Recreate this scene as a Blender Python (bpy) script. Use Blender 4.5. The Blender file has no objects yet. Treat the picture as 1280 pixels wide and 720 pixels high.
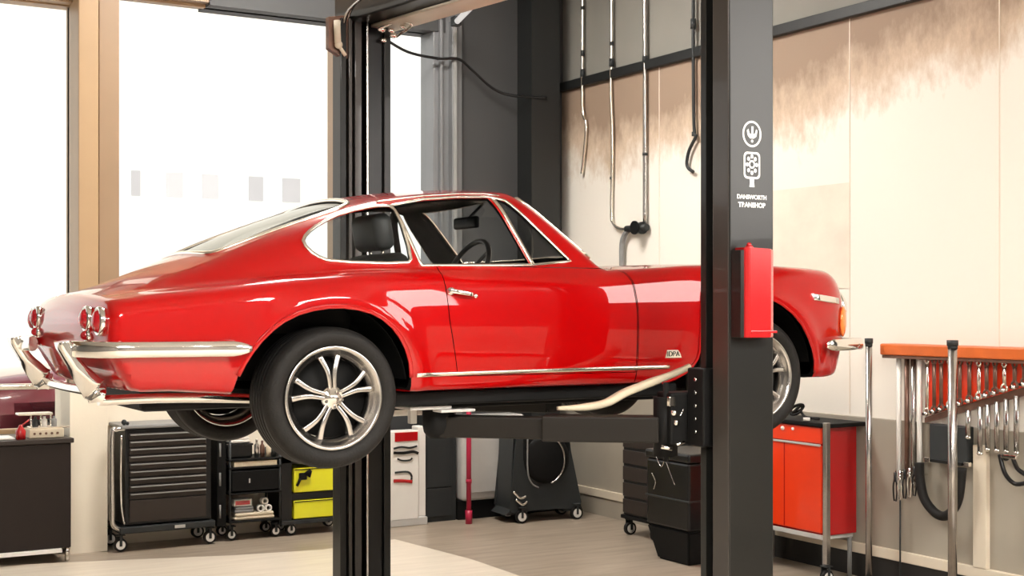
import bpy, bmesh, math, random
import numpy as np
from mathutils import Vector, Matrix
random.seed(7)
SC = bpy.context.scene
COL = SC.collection
PI = math.pi

# ------------------------------------------------------------------ materials
def new_mat(name):
    m = bpy.data.materials.new(name); m.use_nodes = True
    nt = m.node_tree
    for n in list(nt.nodes): nt.nodes.remove(n)
    out = nt.nodes.new('ShaderNodeOutputMaterial')
    return m, nt, out

def mat(name, col, rough=.5, metal=0., coat=0., var=.08, scale=12., bump=0., bscale=60., emit=None, estr=0., spec=None, col2=None, coatr=.03):
    """principled material with a procedural noise variation of the base colour"""
    m, nt, out = new_mat(name)
    b = nt.nodes.new('ShaderNodeBsdfPrincipled')
    nt.links.new(b.outputs[0], out.inputs[0])
    b.inputs['Roughness'].default_value = rough
    b.inputs['Metallic'].default_value = metal
    b.inputs['Coat Weight'].default_value = coat
    b.inputs['Coat Roughness'].default_value = coatr
    if coat > .85: b.inputs['Coat IOR'].default_value = 1.52
    if spec is not None: b.inputs['Specular IOR Level'].default_value = spec
    tc = nt.nodes.new('ShaderNodeTexCoord')
    nz = nt.nodes.new('ShaderNodeTexNoise'); nz.inputs['Scale'].default_value = scale; nz.inputs['Detail'].default_value = 4
    nt.links.new(tc.outputs['Object'], nz.inputs['Vector'])
    rp = nt.nodes.new('ShaderNodeValToRGB')
    c1 = col2 if col2 else tuple(c*(1-var) for c in col)
    c2 = col if col2 else tuple(min(1, c*(1+var)) for c in col)
    rp.color_ramp.elements[0].position = .3; rp.color_ramp.elements[0].color = (*c1, 1)
    rp.color_ramp.elements[1].position = .7; rp.color_ramp.elements[1].color = (*c2, 1)
    nt.links.new(nz.outputs['Fac'], rp.inputs[0])
    nt.links.new(rp.outputs[0], b.inputs['Base Color'])
    if bump:
        n2 = nt.nodes.new('ShaderNodeTexNoise'); n2.inputs['Scale'].default_value = bscale; n2.inputs['Detail'].default_value = 5
        nt.links.new(tc.outputs['Object'], n2.inputs['Vector'])
        bp = nt.nodes.new('ShaderNodeBump'); bp.inputs['Strength'].default_value = bump; bp.inputs['Distance'].default_value = .01
        nt.links.new(n2.outputs['Fac'], bp.inputs['Height']); nt.links.new(bp.outputs[0], b.inputs['Normal'])
    if emit:
        b.inputs['Emission Color'].default_value = (*emit, 1); b.inputs['Emission Strength'].default_value = estr
    return m

def glass_mat(name, tint=(1, 1, 1), f0=.03, f1=.9, rough=.0):
    m, nt, out = new_mat(name)
    tr = nt.nodes.new('ShaderNodeBsdfTransparent'); tr.inputs[0].default_value = (*tint, 1)
    gl = nt.nodes.new('ShaderNodeBsdfGlossy'); gl.inputs['Roughness'].default_value = rough
    lw = nt.nodes.new('ShaderNodeLayerWeight'); lw.inputs[0].default_value = .5
    pw = nt.nodes.new('ShaderNodeMath'); pw.operation = 'POWER'; pw.inputs[1].default_value = 5; nt.links.new(lw.outputs['Facing'], pw.inputs[0])
    nz = nt.nodes.new('ShaderNodeTexNoise'); nz.inputs['Scale'].default_value = 3
    k1 = nt.nodes.new('ShaderNodeMath'); k1.operation = 'MULTIPLY_ADD'; k1.inputs[1].default_value = .004; k1.inputs[2].default_value = f0; nt.links.new(nz.outputs['Fac'], k1.inputs[0])
    ad = nt.nodes.new('ShaderNodeMath'); ad.operation = 'MULTIPLY_ADD'; ad.inputs[1].default_value = f1
    nt.links.new(pw.outputs[0], ad.inputs[0]); nt.links.new(k1.outputs[0], ad.inputs[2])
    mx = nt.nodes.new('ShaderNodeMixShader')
    nt.links.new(ad.outputs[0], mx.inputs[0]); nt.links.new(tr.outputs[0], mx.inputs[1]); nt.links.new(gl.outputs[0], mx.inputs[2])
    nt.links.new(mx.outputs[0], out.inputs[0])
    return m

M = {}
M['red'] = mat('red_car_paint', (.36, .001, .0015), .30, 0, .86, .03, 3, coatr=.015, spec=.04)
M['maroon'] = mat('maroon_paint', (.20, .035, .055), .25, 0, .8, .03, 3)
M['liner'] = mat('black_lining', (.006, .006, .006), .8, spec=.05)
M['chrome'] = mat('polished_chrome', (.86, .84, .80), .09, 1.0, 0, .03, 8)
M['trim'] = mat('bright_trim', (.90, .84, .74), .22, 1.0, 0, .03, 8)
M['alu'] = mat('brushed_aluminium', (.50, .48, .46), .25, 1.0, 0, .08, 30)
M['rubber'] = mat('tyre_rubber', (.012, .011, .010), .6, 0, 0, .15, 20, .25, 90, spec=.2)
M['black'] = mat('black_enamel', (.006, .006, .0065), .30, 0, 0, .1, 10, spec=.35)
M['blackm'] = mat('matt_black', (.006, .006, .006), .6, 0, 0, .15, 10, spec=.15)
M['lift'] = mat('lift_enamel', (.012, .012, .011), .34, .1, .1, .06, 4, spec=.3)
M['liftg'] = mat('lift_enamel_grey', (.045, .039, .034), .35, .3, .2, .06, 4)
M['arm'] = mat('arm_enamel', (.013, .011, .009), .5, 0, 0, .06, 6, spec=.2)
M['dgrey'] = mat('dark_grey_plastic', (.026, .029, .030), .45, 0, 0, .08, 8, spec=.3)
M['grey'] = mat('grey_plastic', (.22, .22, .215), .45, 0, 0, .06, 8)
M['lgrey'] = mat('pale_grey_enamel', (.50, .49, .47), .4, 0, 0, .05, 6)
M['white'] = mat('white_enamel', (.80, .78, .74), .4, 0, 0, .03, 6)
M['wprint'] = mat('white_print', (.85, .85, .83), .6, 0, 0, .03, 6)
M['cream'] = mat('cream_rubber', (.62, .54, .40), .55, 0, 0, .08, 14, .1)
M['yellow'] = mat('yellow_enamel', (.80, .78, .02), .35, 0, .2, .04, 6)
M['redb'] = mat('red_enamel', (.42, .004, .006), .25, 0, .6, .05, 5)
M['rorange'] = mat('orange_red_enamel', (.82, .042, .003), .35, 0, .3, .05, 4)
M['orange'] = mat('orange_enamel', (.60, .13, .025), .4, 0, 0, .1, 8)
M['magenta'] = mat('crimson_enamel', (.42, .01, .05), .35, 0, 0, .05, 8)
M['lensr'] = mat('red_lens', (.38, .008, .014), .12, 0, .5, .1, 40)
M['lensa'] = mat('amber_lens', (.95, .22, .04), .15, 0, .5, .1, 40)
M['drawer'] = mat('dark_drawer_enamel', (.038, .030, .026), .38, .2, 0, .05, 10, spec=.3)
M['bench'] = mat('dark_brown_laminate', (.014, .009, .0075), .45, 0, 0, .08, 6, spec=.3)
M['tan'] = mat('glare_tan_window_profile', (.38, .25, .135), .45, 0, 0, .05, 3)  # sunlight glare on the mullions is put into this colour
M['tand'] = mat('glare_tan_window_profile_dark', (.27, .175, .10), .45, 0, 0, .05, 3)  # darker copy, with the same glare in its colour
M['creamw'] = mat('cream_plaster', (.82, .75, .62), .8, 0, 0, .03, 3, .05)
M['gframe'] = mat('grey_window_profile', (.16, .165, .17), .4, .2, 0, .05, 4)
M['dwall'] = mat('charcoal_panel', (.042, .043, .044), .6, 0, 0, .06, 1.5)
M['corner'] = mat('black_steel_column', (.010, .011, .011), .5, 0, 0, .1, 4)
M['greyw'] = mat('grey_render', (.23, .22, .195), .8, 0, 0, .05, 2, .05)
M['wains'] = mat('taupe_wainscot', (.33, .295, .24), .6, 0, 0, .08, 2)
M['strip'] = mat('pale_baseboard', (.66, .58, .46), .5, 0, 0, .04, 5)
M['plinth'] = mat('black_plinth', (.012, .011, .010), .5)
M['ceil'] = mat('ceiling_paint', (.45, .43, .40), .9)
M['room'] = mat('room_paint', (.14, .13, .12), .8)
M['lamp'] = mat('added_lamp_diffuser', (.9, .9, .9), .5, emit=(1, .95, .885), estr=36.)
M['soft'] = mat('added_softbox_cloth', (.9, .9, .9), .5, emit=(1, .95, .90), estr=7.5)
M['tube'] = mat('fluorescent_tube', (.6, .6, .6), .4, emit=(1, .98, .95), estr=.35)  # weak emission makes the tube glow faintly
M['wood'] = mat('brown_shaft', (.16, .085, .06), .35, .4, 0, .2, 20)
M['glass'] = glass_mat('car_glass', (.97, .98, .98), .012, .8)
M['dglass'] = glass_mat('rear_glass', (.55, .53, .5), .03)
M['pane'] = glass_mat('window_pane', (.99, .99, .98), .008, .6)
M['asph'] = mat('pale_paving', (.8, .79, .76), .9, 0, 0, .05, .5)
M['facade'] = mat('pale_facade', (.90, .90, .88), .9, 0, 0, .02, .2)
M['fwin'] = mat('facade_window', (.56, .54, .55), .6, 0, 0, .05, .5)
M['concrete'] = None

def floor_mat(name, ca, cb, plank=True):
    m, nt, out = new_mat(name)
    b = nt.nodes.new('ShaderNodeBsdfPrincipled'); nt.links.new(b.outputs[0], out.inputs[0])
    b.inputs['Roughness'].default_value = .32
    tc = nt.nodes.new('ShaderNodeTexCoord')
    mp = nt.nodes.new('ShaderNodeMapping'); mp.inputs['Scale'].default_value = (1.2, 9, 1) ; mp.inputs['Rotation'].default_value = (0, 0, math.radians(8))
    nz = nt.nodes.new('ShaderNodeTexNoise'); nz.inputs['Scale'].default_value = 1.6; nz.inputs['Detail'].default_value = 6; nz.inputs['Roughness'].default_value = .6
    nt.links.new(tc.outputs['Object'], mp.inputs[0]); nt.links.new(mp.outputs[0], nz.inputs['Vector'])
    rp = nt.nodes.new('ShaderNodeValToRGB')
    rp.color_ramp.elements[0].position = .35; rp.color_ramp.elements[0].color = (*ca, 1)
    rp.color_ramp.elements[1].position = .68; rp.color_ramp.elements[1].color = (*cb, 1)
    nt.links.new(nz.outputs['Fac'], rp.inputs[0]); nt.links.new(rp.outputs[0], b.inputs['Base Color'])
    return m
M['floor'] = floor_mat('taupe_vinyl', (.27, .215, .16), (.40, .335, .265))
M['floorl'] = floor_mat('cream_vinyl', (.62, .54, .44), (.72, .64, .53))

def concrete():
    m, nt, out = new_mat('stained_shaded_concrete')
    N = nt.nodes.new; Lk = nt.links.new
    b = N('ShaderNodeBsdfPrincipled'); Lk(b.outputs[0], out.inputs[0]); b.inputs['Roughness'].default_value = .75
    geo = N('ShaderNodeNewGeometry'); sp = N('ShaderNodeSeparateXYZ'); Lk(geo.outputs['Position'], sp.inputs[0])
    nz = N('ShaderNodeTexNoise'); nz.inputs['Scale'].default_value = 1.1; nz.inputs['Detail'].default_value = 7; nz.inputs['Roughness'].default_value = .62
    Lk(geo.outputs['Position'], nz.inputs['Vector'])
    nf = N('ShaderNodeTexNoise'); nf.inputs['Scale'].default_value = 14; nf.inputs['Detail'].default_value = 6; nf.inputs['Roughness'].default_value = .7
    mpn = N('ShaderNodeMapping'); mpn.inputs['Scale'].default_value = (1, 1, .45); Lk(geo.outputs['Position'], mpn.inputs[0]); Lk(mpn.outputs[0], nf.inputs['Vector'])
    # ceiling shade put into the colour by height, with brown stains ragged from noise
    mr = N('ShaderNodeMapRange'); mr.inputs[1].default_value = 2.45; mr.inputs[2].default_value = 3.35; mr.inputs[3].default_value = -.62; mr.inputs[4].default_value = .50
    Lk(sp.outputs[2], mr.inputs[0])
    # stain and painted shade fade towards the near end of the wall (lower y)
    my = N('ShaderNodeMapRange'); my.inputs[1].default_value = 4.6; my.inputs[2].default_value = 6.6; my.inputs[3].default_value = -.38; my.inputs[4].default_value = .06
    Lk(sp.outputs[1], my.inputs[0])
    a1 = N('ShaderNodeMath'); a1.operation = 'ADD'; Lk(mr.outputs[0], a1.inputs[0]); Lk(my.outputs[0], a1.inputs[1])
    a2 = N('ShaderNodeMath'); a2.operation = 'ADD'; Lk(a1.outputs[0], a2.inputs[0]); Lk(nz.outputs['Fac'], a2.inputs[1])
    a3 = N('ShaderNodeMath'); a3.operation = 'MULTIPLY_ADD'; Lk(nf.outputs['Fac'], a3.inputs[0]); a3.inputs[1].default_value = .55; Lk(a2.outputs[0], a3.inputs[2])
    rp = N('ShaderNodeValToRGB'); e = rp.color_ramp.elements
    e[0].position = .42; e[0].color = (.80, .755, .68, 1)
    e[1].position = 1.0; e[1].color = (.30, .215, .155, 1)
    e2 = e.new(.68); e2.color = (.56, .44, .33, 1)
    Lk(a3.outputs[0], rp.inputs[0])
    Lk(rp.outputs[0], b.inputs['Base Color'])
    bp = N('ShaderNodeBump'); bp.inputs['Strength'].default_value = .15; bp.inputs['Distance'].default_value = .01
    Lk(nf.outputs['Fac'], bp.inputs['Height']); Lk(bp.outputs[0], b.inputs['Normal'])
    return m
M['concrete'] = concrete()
M['patch'] = mat('tan_concrete_panel', (.74, .66, .56), .75, 0, 0, .06, 5, .1, 30)

# ------------------------------------------------------------------ mesh helpers
def finish(name, bm, m, parent=None, smooth=False, kind=None, label=None):
    me = bpy.data.meshes.new(name)
    bmesh.ops.recalc_face_normals(bm, faces=bm.faces)
    bm.to_mesh(me); bm.free()
    ms = m if isinstance(m, (list, tuple)) else [m]
    for q in ms: me.materials.append(q)
    if smooth:
        me.shade_smooth()
        try: me.set_sharp_from_angle(angle=math.radians(35))
        except Exception: pass
    o = bpy.data.objects.new(name, me); COL.objects.link(o)
    if parent: o.parent = parent
    if kind: o['kind'] = kind
    if label: o['label'] = label
    return o

def thing(name, label, cat, loc=(0, 0, 0), rz=0, group=None):
    o = bpy.data.objects.new(name, None); COL.objects.link(o)
    o.empty_display_size = .1
    o.location = loc; o.rotation_euler = (0, 0, rz)
    o['label'] = label; o['category'] = cat
    if group: o['group'] = group
    return o
def tag(o, label, cat, group=None):
    o['label'] = label; o['category'] = cat
    if group: o['group'] = group
    return o

def bm_join(dst, src, mi=0):
    off = {}
    for v in src.verts: off[v.index] = dst.verts.new(v.co)
    for f in src.faces:
        try: nf = dst.faces.new([off[v.index] for v in f.verts])
        except ValueError: continue
        nf.smooth = f.smooth; nf.material_index = mi
    src.free()

def box(bm, x0, x1, y0, y1, z0, z1, bev=0., mi=0, seg=2, mtx=None):
    t = bmesh.new()
    bmesh.ops.create_cube(t, size=1)
    for v in t.verts:
        v.co = Vector(((x0+x1)/2+v.co.x*(x1-x0), (y0+y1)/2+v.co.y*(y1-y0), (z0+z1)/2+v.co.z*(z1-z0)))
    if bev > 0:
        bev = min(bev, .45*min(abs(x1-x0), abs(y1-y0), abs(z1-z0)))
        bmesh.ops.bevel(t, geom=t.edges[:], offset=bev, segments=seg, profile=.5, affect='EDGES')
    if mtx is not None:
        for v in t.verts: v.co = mtx @ v.co
    t.verts.index_update()
    bm_join(bm, t, mi)

def cyl(bm, p0, p1, r, r2=None, n=20, mi=0, caps=True):
    p0 = Vector(p0); p1 = Vector(p1); r2 = r if r2 is None else r2
    d = (p1-p0).normalized()
    u = d.orthogonal().normalized(); w = d.cross(u)
    a = []; b = []
    for i in range(n):
        t = 2*PI*i/n; e = u*math.cos(t)+w*math.sin(t)
        a.append(bm.verts.new(p0+e*r)); b.append(bm.verts.new(p1+e*r2))
    for i in range(n):
        f = bm.faces.new((a[i], a[(i+1) % n], b[(i+1) % n], b[i])); f.smooth = True; f.material_index = mi
    if caps:
        for q in (a[::-1], b):
            f = bm.faces.new(q); f.material_index = mi

def lathe(bm, prof, c=(0, 0, 0), axis='y', n=64, mi=0, closed=False):
    """profile of (radius, along-axis) pairs"""
    c = Vector(c); rings = []
    for (r, h) in prof:
        ring = []
        for i in range(n):
            t = 2*PI*i/n
            ca, sa = r*math.cos(t), r*math.sin(t)
            p = {'y': (ca, h, sa), 'x': (h, ca, sa), 'z': (ca, sa, h)}[axis]
            ring.append(bm.verts.new(c+Vector(p)))
        rings.append(ring)
    m = len(rings)
    for k in range(m if closed else m-1):
        A, B = rings[k], rings[(k+1) % m]
        for i in range(n):
            f = bm.faces.new((A[i], A[(i+1) % n], B[(i+1) % n], B[i])); f.smooth = True; f.material_index = mi
    if not closed:
        for ring, r in ((rings[0], prof[0][0]), (rings[-1], prof[-1][0])):
            if r > 1e-5:
                f = bm.faces.new(ring); f.material_index = mi
    return bm

def smooth_path(pts, n=6):
    """Catmull-Rom through the points"""
    P = [Vector(p) for p in pts]
    if len(P) < 3: return P
    out = []
    for i in range(len(P)-1):
        p0 = P[max(i-1, 0)]; p1 = P[i]; p2 = P[i+1]; p3 = P[min(i+2, len(P)-1)]
        for k in range(n):
            t = k/n
            out.append(.5*((2*p1)+(p2-p0)*t+(2*p0-5*p1+4*p2-p3)*t*t+(3*p1-p0-3*p2+p3)*t**3))
    out.append(P[-1])
    return out

def sweep(bm, path, prof, up=(0, 0, 1), closed=False, mi=0, scale=None, caps=True):
    """prof: list of (a, b): a along side = up x tangent, b along up"""
    P = [Vector(p) for p in path]; n = len(P); up = Vector(up) if not callable(up) else up
    rings = []
    for i in range(n):
        if closed: t = P[(i+1) % n]-P[i-1]
        else: t = P[min(i+1, n-1)]-P[max(i-1, 0)]
        t.normalize()
        U = up(i) if callable(up) else up
        s = U.cross(t)
        if s.length < 1e-6: s = t.orthogonal()
        s.normalize(); w = t.cross(s).normalized()
        k = scale(i/(n-1)) if scale else 1.
        rings.append([bm.verts.new(P[i]+s*(a*k)+w*(b*k)) for a, b in prof])
    m = len(prof)
    for i in range(n if closed else n-1):
        A, B = rings[i], rings[(i+1) % n]
        for j in range(m):
            f = bm.faces.new((A[j], A[(j+1) % m], B[(j+1) % m], B[j])); f.smooth = True; f.material_index = mi
    if not closed and caps:
        for q in (rings[0][::-1], rings[-1]):
            f = bm.faces.new(q); f.material_index = mi

def circ(r, n=10, r2=None):
    r2 = r2 or r
    return [(r*math.cos(2*PI*i/n), r2*math.sin(2*PI*i/n)) for i in range(n)]
def rrect(a, b, c=.2, n=3):
    """rounded rectangle profile half sizes a, b"""
    out = []; r = c
    for cx, cy, t0 in ((a-r, b-r, 0), (-a+r, b-r, 90), (-a+r, -b+r, 180), (a-r, -b+r, 270)):
        for k in range(n+1):
            t = math.radians(t0+90*k/n); out.append((cx+r*math.cos(t), cy+r*math.sin(t)))
    return out
def tube(bm, pts, r, n=10, mi=0, k=6, closed=False):
    P = smooth_path(pts, k) if len(pts) > 2 else [Vector(p) for p in pts]
    # parallel transported frame
    d0 = (P[1]-P[0]).normalized(); u = d0.orthogonal().normalized(); ups = []
    for i in range(len(P)):
        t = (P[min(i+1, len(P)-1)]-P[max(i-1, 0)]).normalized()
        u = (u-t*u.dot(t)).normalized(); ups.append(u.copy())
    sweep(bm, P, circ(r, n), up=lambda i: ups[i], mi=mi)

def prism(bm, poly, axis, a, b, mi=0):
    """extrude a 2D polygon along axis from a to b; poly coords are the other two axes in order"""
    def P(p, h):
        return {'x': (h, p[0], p[1]), 'y': (p[0], h, p[1]), 'z': (p[0], p[1], h)}[axis]
    A = [bm.verts.new(P(p, a)) for p in poly]; B = [bm.verts.new(P(p, b)) for p in poly]
    n = len(poly)
    fs = [bm.faces.new(A), bm.faces.new(B[::-1])]
    for i in range(n): fs.append(bm.faces.new((A[i], B[i], B[(i+1) % n], A[(i+1) % n])))
    for f in fs: f.material_index = mi

def ball(bm, c, r, sc=(1, 1, 1), n=16, mi=0):
    t = bmesh.new(); bmesh.ops.create_uvsphere(t, u_segments=n, v_segments=max(8, n//2), radius=r)
    for v in t.verts: v.co = Vector((c[0]+v.co.x*sc[0], c[1]+v.co.y*sc[1], c[2]+v.co.z*sc[2]))
    for f in t.faces: f.smooth = True
    t.verts.index_update(); bm_join(bm, t, mi)

def B(name, m, parent, *boxes, bev=.004, label=None, kind=None, smooth=False):
    bm = bmesh.new()
    for q in boxes: box(bm, *q, bev=bev)
    return finish(name, bm, m, parent, smooth=smooth, label=label, kind=kind)
def Cy(name, m, parent, *cs, label=None, n=20):
    bm = bmesh.new()
    for q in cs: cyl(bm, *q, n=n)
    return finish(name, bm, m, parent, label=label)
def T(name, m, parent, pts, r, n=10, label=None, k=6):
    bm = bmesh.new(); tube(bm, pts, r, n, k=k)
    return finish(name, bm, m, parent, label=label)
def copy_tree(o, parent=None):
    c = o.copy(); COL.objects.link(c); c.parent = parent
    for ch in list(o.children): copy_tree(ch, c)
    return c

# ------------------------------------------------------------------ body surfaces as smooth implicit solids
def spline(xs, ys):
    xs = np.array(xs, float); ys = np.array(ys, float); n = len(xs); h = np.diff(xs)
    A = np.zeros((n, n)); b = np.zeros(n); A[0, 0] = A[-1, -1] = 1
    for i in range(1, n-1):
        A[i, i-1] = h[i-1]; A[i, i] = 2*(h[i-1]+h[i]); A[i, i+1] = h[i]
        b[i] = 3*((ys[i+1]-ys[i])/h[i]-(ys[i]-ys[i-1])/h[i-1])
    c = np.linalg.solve(A, b)
    d = (c[1:]-c[:-1])/(3*h); bb = (ys[1:]-ys[:-1])/h-h*(2*c[:-1]+c[1:])/3
    def f(x):
        x = np.clip(x, xs[0], xs[-1]); i = np.clip(np.searchsorted(xs, x)-1, 0, n-2); t = x-xs[i]
        return ys[i]+bb[i]*t+c[i]*t*t+d[i]*t**3
    return f
def smax(a, b, k):
    h = np.clip(.5+.5*(a-b)/k, 0, 1); return b*(1-h)+a*h+k*h*(1-h)
def smin(a, b, k): return -smax(-a, -b, k)
Wm=spline([-1.1,-.85,-.6,-.3,0,.35,.7,1.1,1.5,1.85,2.15,2.4,2.55,2.68,2.8,2.95,3.1],[.60,.655,.69,.725,.745,.735,.715,.71,.715,.73,.74,.73,.705,.66,.60,.50,.40])
Wz=spline([.1,.25,.33,.45,.58,.70,.80,.95],[.90,.935,.965,.99,1.0,.985,.95,.88])
Tc=spline([-1.1,-.87,-.7,-.45,-.2,0,.3,.8,1.3,1.6,1.9,2.3,2.55,2.75,2.9,3.1],[.61,.645,.675,.71,.745,.765,.785,.785,.79,.80,.812,.812,.80,.775,.73,.62])
Rf=spline([-1.2,-.95,-.7,-.427,-.174,.02,.183,.352,.564,.805,1.0,1.2,1.5],[.50,.59,.69,.80,.913,.99,1.045,1.085,1.113,1.13,1.13,1.115,1.08])
Sb=spline([-1.2,-.9,-.6,-.3,0,.3,.6,1.0,1.3,1.7],[.30,.37,.455,.535,.59,.62,.635,.635,.62,.58])
def CF(x,y,z):
    ay=np.abs(y)
    fl=0
    for cx,cz,R in ((0,.26,.37),(2.11,.284,.36)):
        r=np.sqrt((x-cx)**2+(z-cz)**2)
        fl=fl+.016*np.exp(-((r-R)/.045)**2)
    side=ay-Wm(x)*Wz(z)-fl
    top=z-(Tc(x)-np.where(x>1.2,np.clip(.03-.03*(x-1.2),.014,.03),.03)*(ay/.6)**2)
    nose=(x-(2.90-.14*(ay/.6)**2.6-.35*np.maximum(.5-z,0)**1.3-.5*np.maximum(z-.55,0)**1.5))*.85
    tail=((-.862+.022*(ay/.6)**3+.6*np.maximum(.44-z,0)+.12*np.maximum(z-.56,0))-x)*.9
    zb=np.where(x<-.3,.30,.265)
    bot=(.268+.03*np.clip((-.2-x)/.4,0,1))-z
    t=smax(side,top,.075);t=smax(t,nose,.10);t=smax(t,tail,.035);t=smax(t,bot,.03)
    rs=(ay-(Sb(x)-(z-.78)*.45))*.91
    rt=(z-(Rf(x)-.05*(ay/.5)**2))*.93
    ws=((x+.6*ay*ay-1.45)+(z-.82)*1.4)*.58
    g=smax(rs,rt,.09);g=smax(g,ws,.03)
    g=smax(g,.70-.22*np.clip((-.05-x)/.4,0,1)-z,.02)
    return smax(smin(t,g,.025),tail,.035)


def shell_points(F, x0, x1, zc, nm, nf, ns, off):
    """closed capsule-shaped grid of points on F = off, shot outwards from a spine"""
    org = []; dr = []
    ph = np.arange(ns)*2*PI/ns
    # side and roof directions a little denser than the floor
    ph = ph+.28*np.sin(2*ph+PI)*0
    def ring(x, th):
        o = np.zeros((ns, 3)); o[:, 0] = x; o[:, 2] = zc
        d = np.stack([np.full(ns, -math.cos(th)), math.sin(th)*np.cos(ph), math.sin(th)*np.sin(ph)], 1)
        org.append(o); dr.append(d)
    for i in range(1, nf): ring(x0, PI/2*i/nf)
    for i in range(nm+1): ring(x0+(x1-x0)*i/nm, PI/2)
    for i in range(nf-1, 0, -1): ring(x1, PI-PI/2*i/nf)
    org.insert(0, np.array([[x0, 0, zc]])); dr.insert(0, np.array([[-1., 0, 0]]))
    org.append(np.array([[x1, 0, zc]])); dr.append(np.array([[1., 0, 0]]))
    O = np.concatenate(org); D = np.concatenate(dr)
    lo = np.full(len(O), .02); hi = np.full(len(O), np.nan); done = np.zeros(len(O), bool)
    for r in np.linspace(.04, 2.2, 110):
        P = O+D*r; f = F(P[:, 0], P[:, 1], P[:, 2])-off
        new = (~done) & (f > 0); hi[new] = r; done |= new; lo[~done] = r
    hi[np.isnan(hi)] = 2.2
    for _ in range(18):
        mid = (lo+hi)/2; P = O+D*mid[:, None]; f = F(P[:, 0], P[:, 1], P[:, 2])-off
        lo = np.where(f <= 0, mid, lo); hi = np.where(f > 0, mid, hi)
    P = O+D*((lo+hi)/2)[:, None]
    nr = 2*(nf-1)+nm+1
    faces = []
    for j in range(ns): faces.append((0, 1+(j+1) % ns, 1+j))
    for i in range(nr-1):
        a = 1+i*ns; b = a+ns
        for j in range(ns): k = (j+1) % ns; faces.append((a+j, a+k, b+k, b+j))
    L = len(P)-1; a = 1+(nr-1)*ns
    for j in range(ns): faces.append((a+j, a+(j+1) % ns, L))
    return P, faces

def shell_mesh(name, F, x0, x1, zc, res, o0, o1):
    """hollow body: outer surface F = o0, inner surface F = o1"""
    P, Fc = shell_points(F, x0, x1, zc, *res, o0)
    r2 = (res[0]//2, max(4, res[1]//2), res[2]//2) if o1 < -.012 else res
    Q, Fd = shell_points(F, x0, x1, zc, *r2, o1)
    V = np.concatenate([P, Q]); n = len(P)
    faces = [tuple(f) for f in Fc]+[tuple(n+i for i in f[::-1]) for f in Fd]
    me = bpy.data.meshes.new(name); me.from_pydata(V.tolist(), [], faces)
    mi = np.zeros(len(faces), np.int32); mi[len(Fc):] = 1
    me.polygons.foreach_set('material_index', mi)
    me.update()
    bm = bmesh.new(); bm.from_mesh(me)
    if bm.calc_volume(signed=True) < 0: bmesh.ops.reverse_faces(bm, faces=bm.faces)
    bm.to_mesh(me); bm.free()
    return me

def boolean(me, cutters, op, name='tmp'):
    """boolean of mesh data with a list of bmesh-built cutters, evaluated to new mesh data"""
    a = bpy.data.objects.new('a', me); COL.objects.link(a)
    cm = bpy.data.meshes.new('c'); cb = bmesh.new()
    for c in cutters: c(cb)
    bmesh.ops.recalc_face_normals(cb, faces=cb.faces); cb.to_mesh(cm); cb.free()
    c = bpy.data.objects.new('c', cm); COL.objects.link(c)
    md = a.modifiers.new('b', 'BOOLEAN'); md.operation = op; md.object = c; md.solver = 'EXACT'
    dg = bpy.context.evaluated_depsgraph_get(); dg.update()
    r = bpy.data.meshes.new_from_object(a.evaluated_get(dg), depsgraph=dg)
    r.name = name
    bpy.data.objects.remove(a); bpy.data.objects.remove(c); bpy.data.meshes.remove(cm)
    return r

def set_normals(me, F, off=0.):
    """shade with the true surface normal of the solid where a face lies on it, flat elsewhere"""
    n = len(me.vertices); co = np.empty(n*3); me.vertices.foreach_get('co', co); co = co.reshape(-1, 3)
    e = 1e-3; g = np.empty((n, 3))
    for k in range(3):
        d = np.zeros(3); d[k] = e
        g[:, k] = F(*(co+d).T)-F(*(co-d).T)
    g /= np.maximum(np.linalg.norm(g, axis=1, keepdims=True), 1e-9)
    nl = len(me.loops); lv = np.empty(nl, np.int32); me.loops.foreach_get('vertex_index', lv)
    me.polygons.foreach_set('use_smooth', np.ones(len(me.polygons), bool))
    pn = np.empty(len(me.polygons)*3); me.polygons.foreach_get('normal', pn); pn = pn.reshape(-1, 3)
    ls = np.empty(len(me.polygons), np.int32); lt = np.empty(len(me.polygons), np.int32)
    me.polygons.foreach_get('loop_start', ls); me.polygons.foreach_get('loop_total', lt)
    fn = np.repeat(pn, lt, axis=0)
    gl = g[lv]; dot = (gl*fn).sum(1)
    onsurf = dot > .8; inner = dot < -.8
    out = np.where(onsurf[:, None], gl, np.where(inner[:, None], -gl, fn))
    if off == 0. and len(me.polygons) and F is CF:
        cen = np.empty(len(me.polygons)*3); me.polygons.foreach_get('center', cen); cen = cen.reshape(-1, 3)
        mi = np.where(F(*cen.T) < -4.5e-3, 1, 0).astype(np.int32)
        if len(me.materials) != 1: me.polygons.foreach_set('material_index', mi)
    me.normals_split_custom_set(out.tolist())

def link_mesh(name, me, mats, parent, label=None):
    mi = np.zeros(len(me.polygons), np.int32); me.polygons.foreach_get('material_index', mi)
    me.materials.clear()
    for m in mats: me.materials.append(m)
    me.polygons.foreach_set('material_index', np.minimum(mi, len(mats)-1))
    o = bpy.data.objects.new(name, me); COL.objects.link(o); o.parent = parent
    if label: o['label'] = label
    return o

def split_mesh(me, key):
    """split into several meshes by the key of each face centre"""
    out = {}
    cen = [key(p.center) for p in me.polygons]
    for k in sorted(set(cen)):
        m2 = me.copy(); bm = bmesh.new(); bm.from_mesh(m2)
        bm.faces.ensure_lookup_table()
        dele = [f for f in bm.faces if cen[f.index] != k]
        bmesh.ops.delete(bm, geom=dele, context='FACES'); bm.to_mesh(m2); bm.free(); out[k] = m2
    return out

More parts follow.
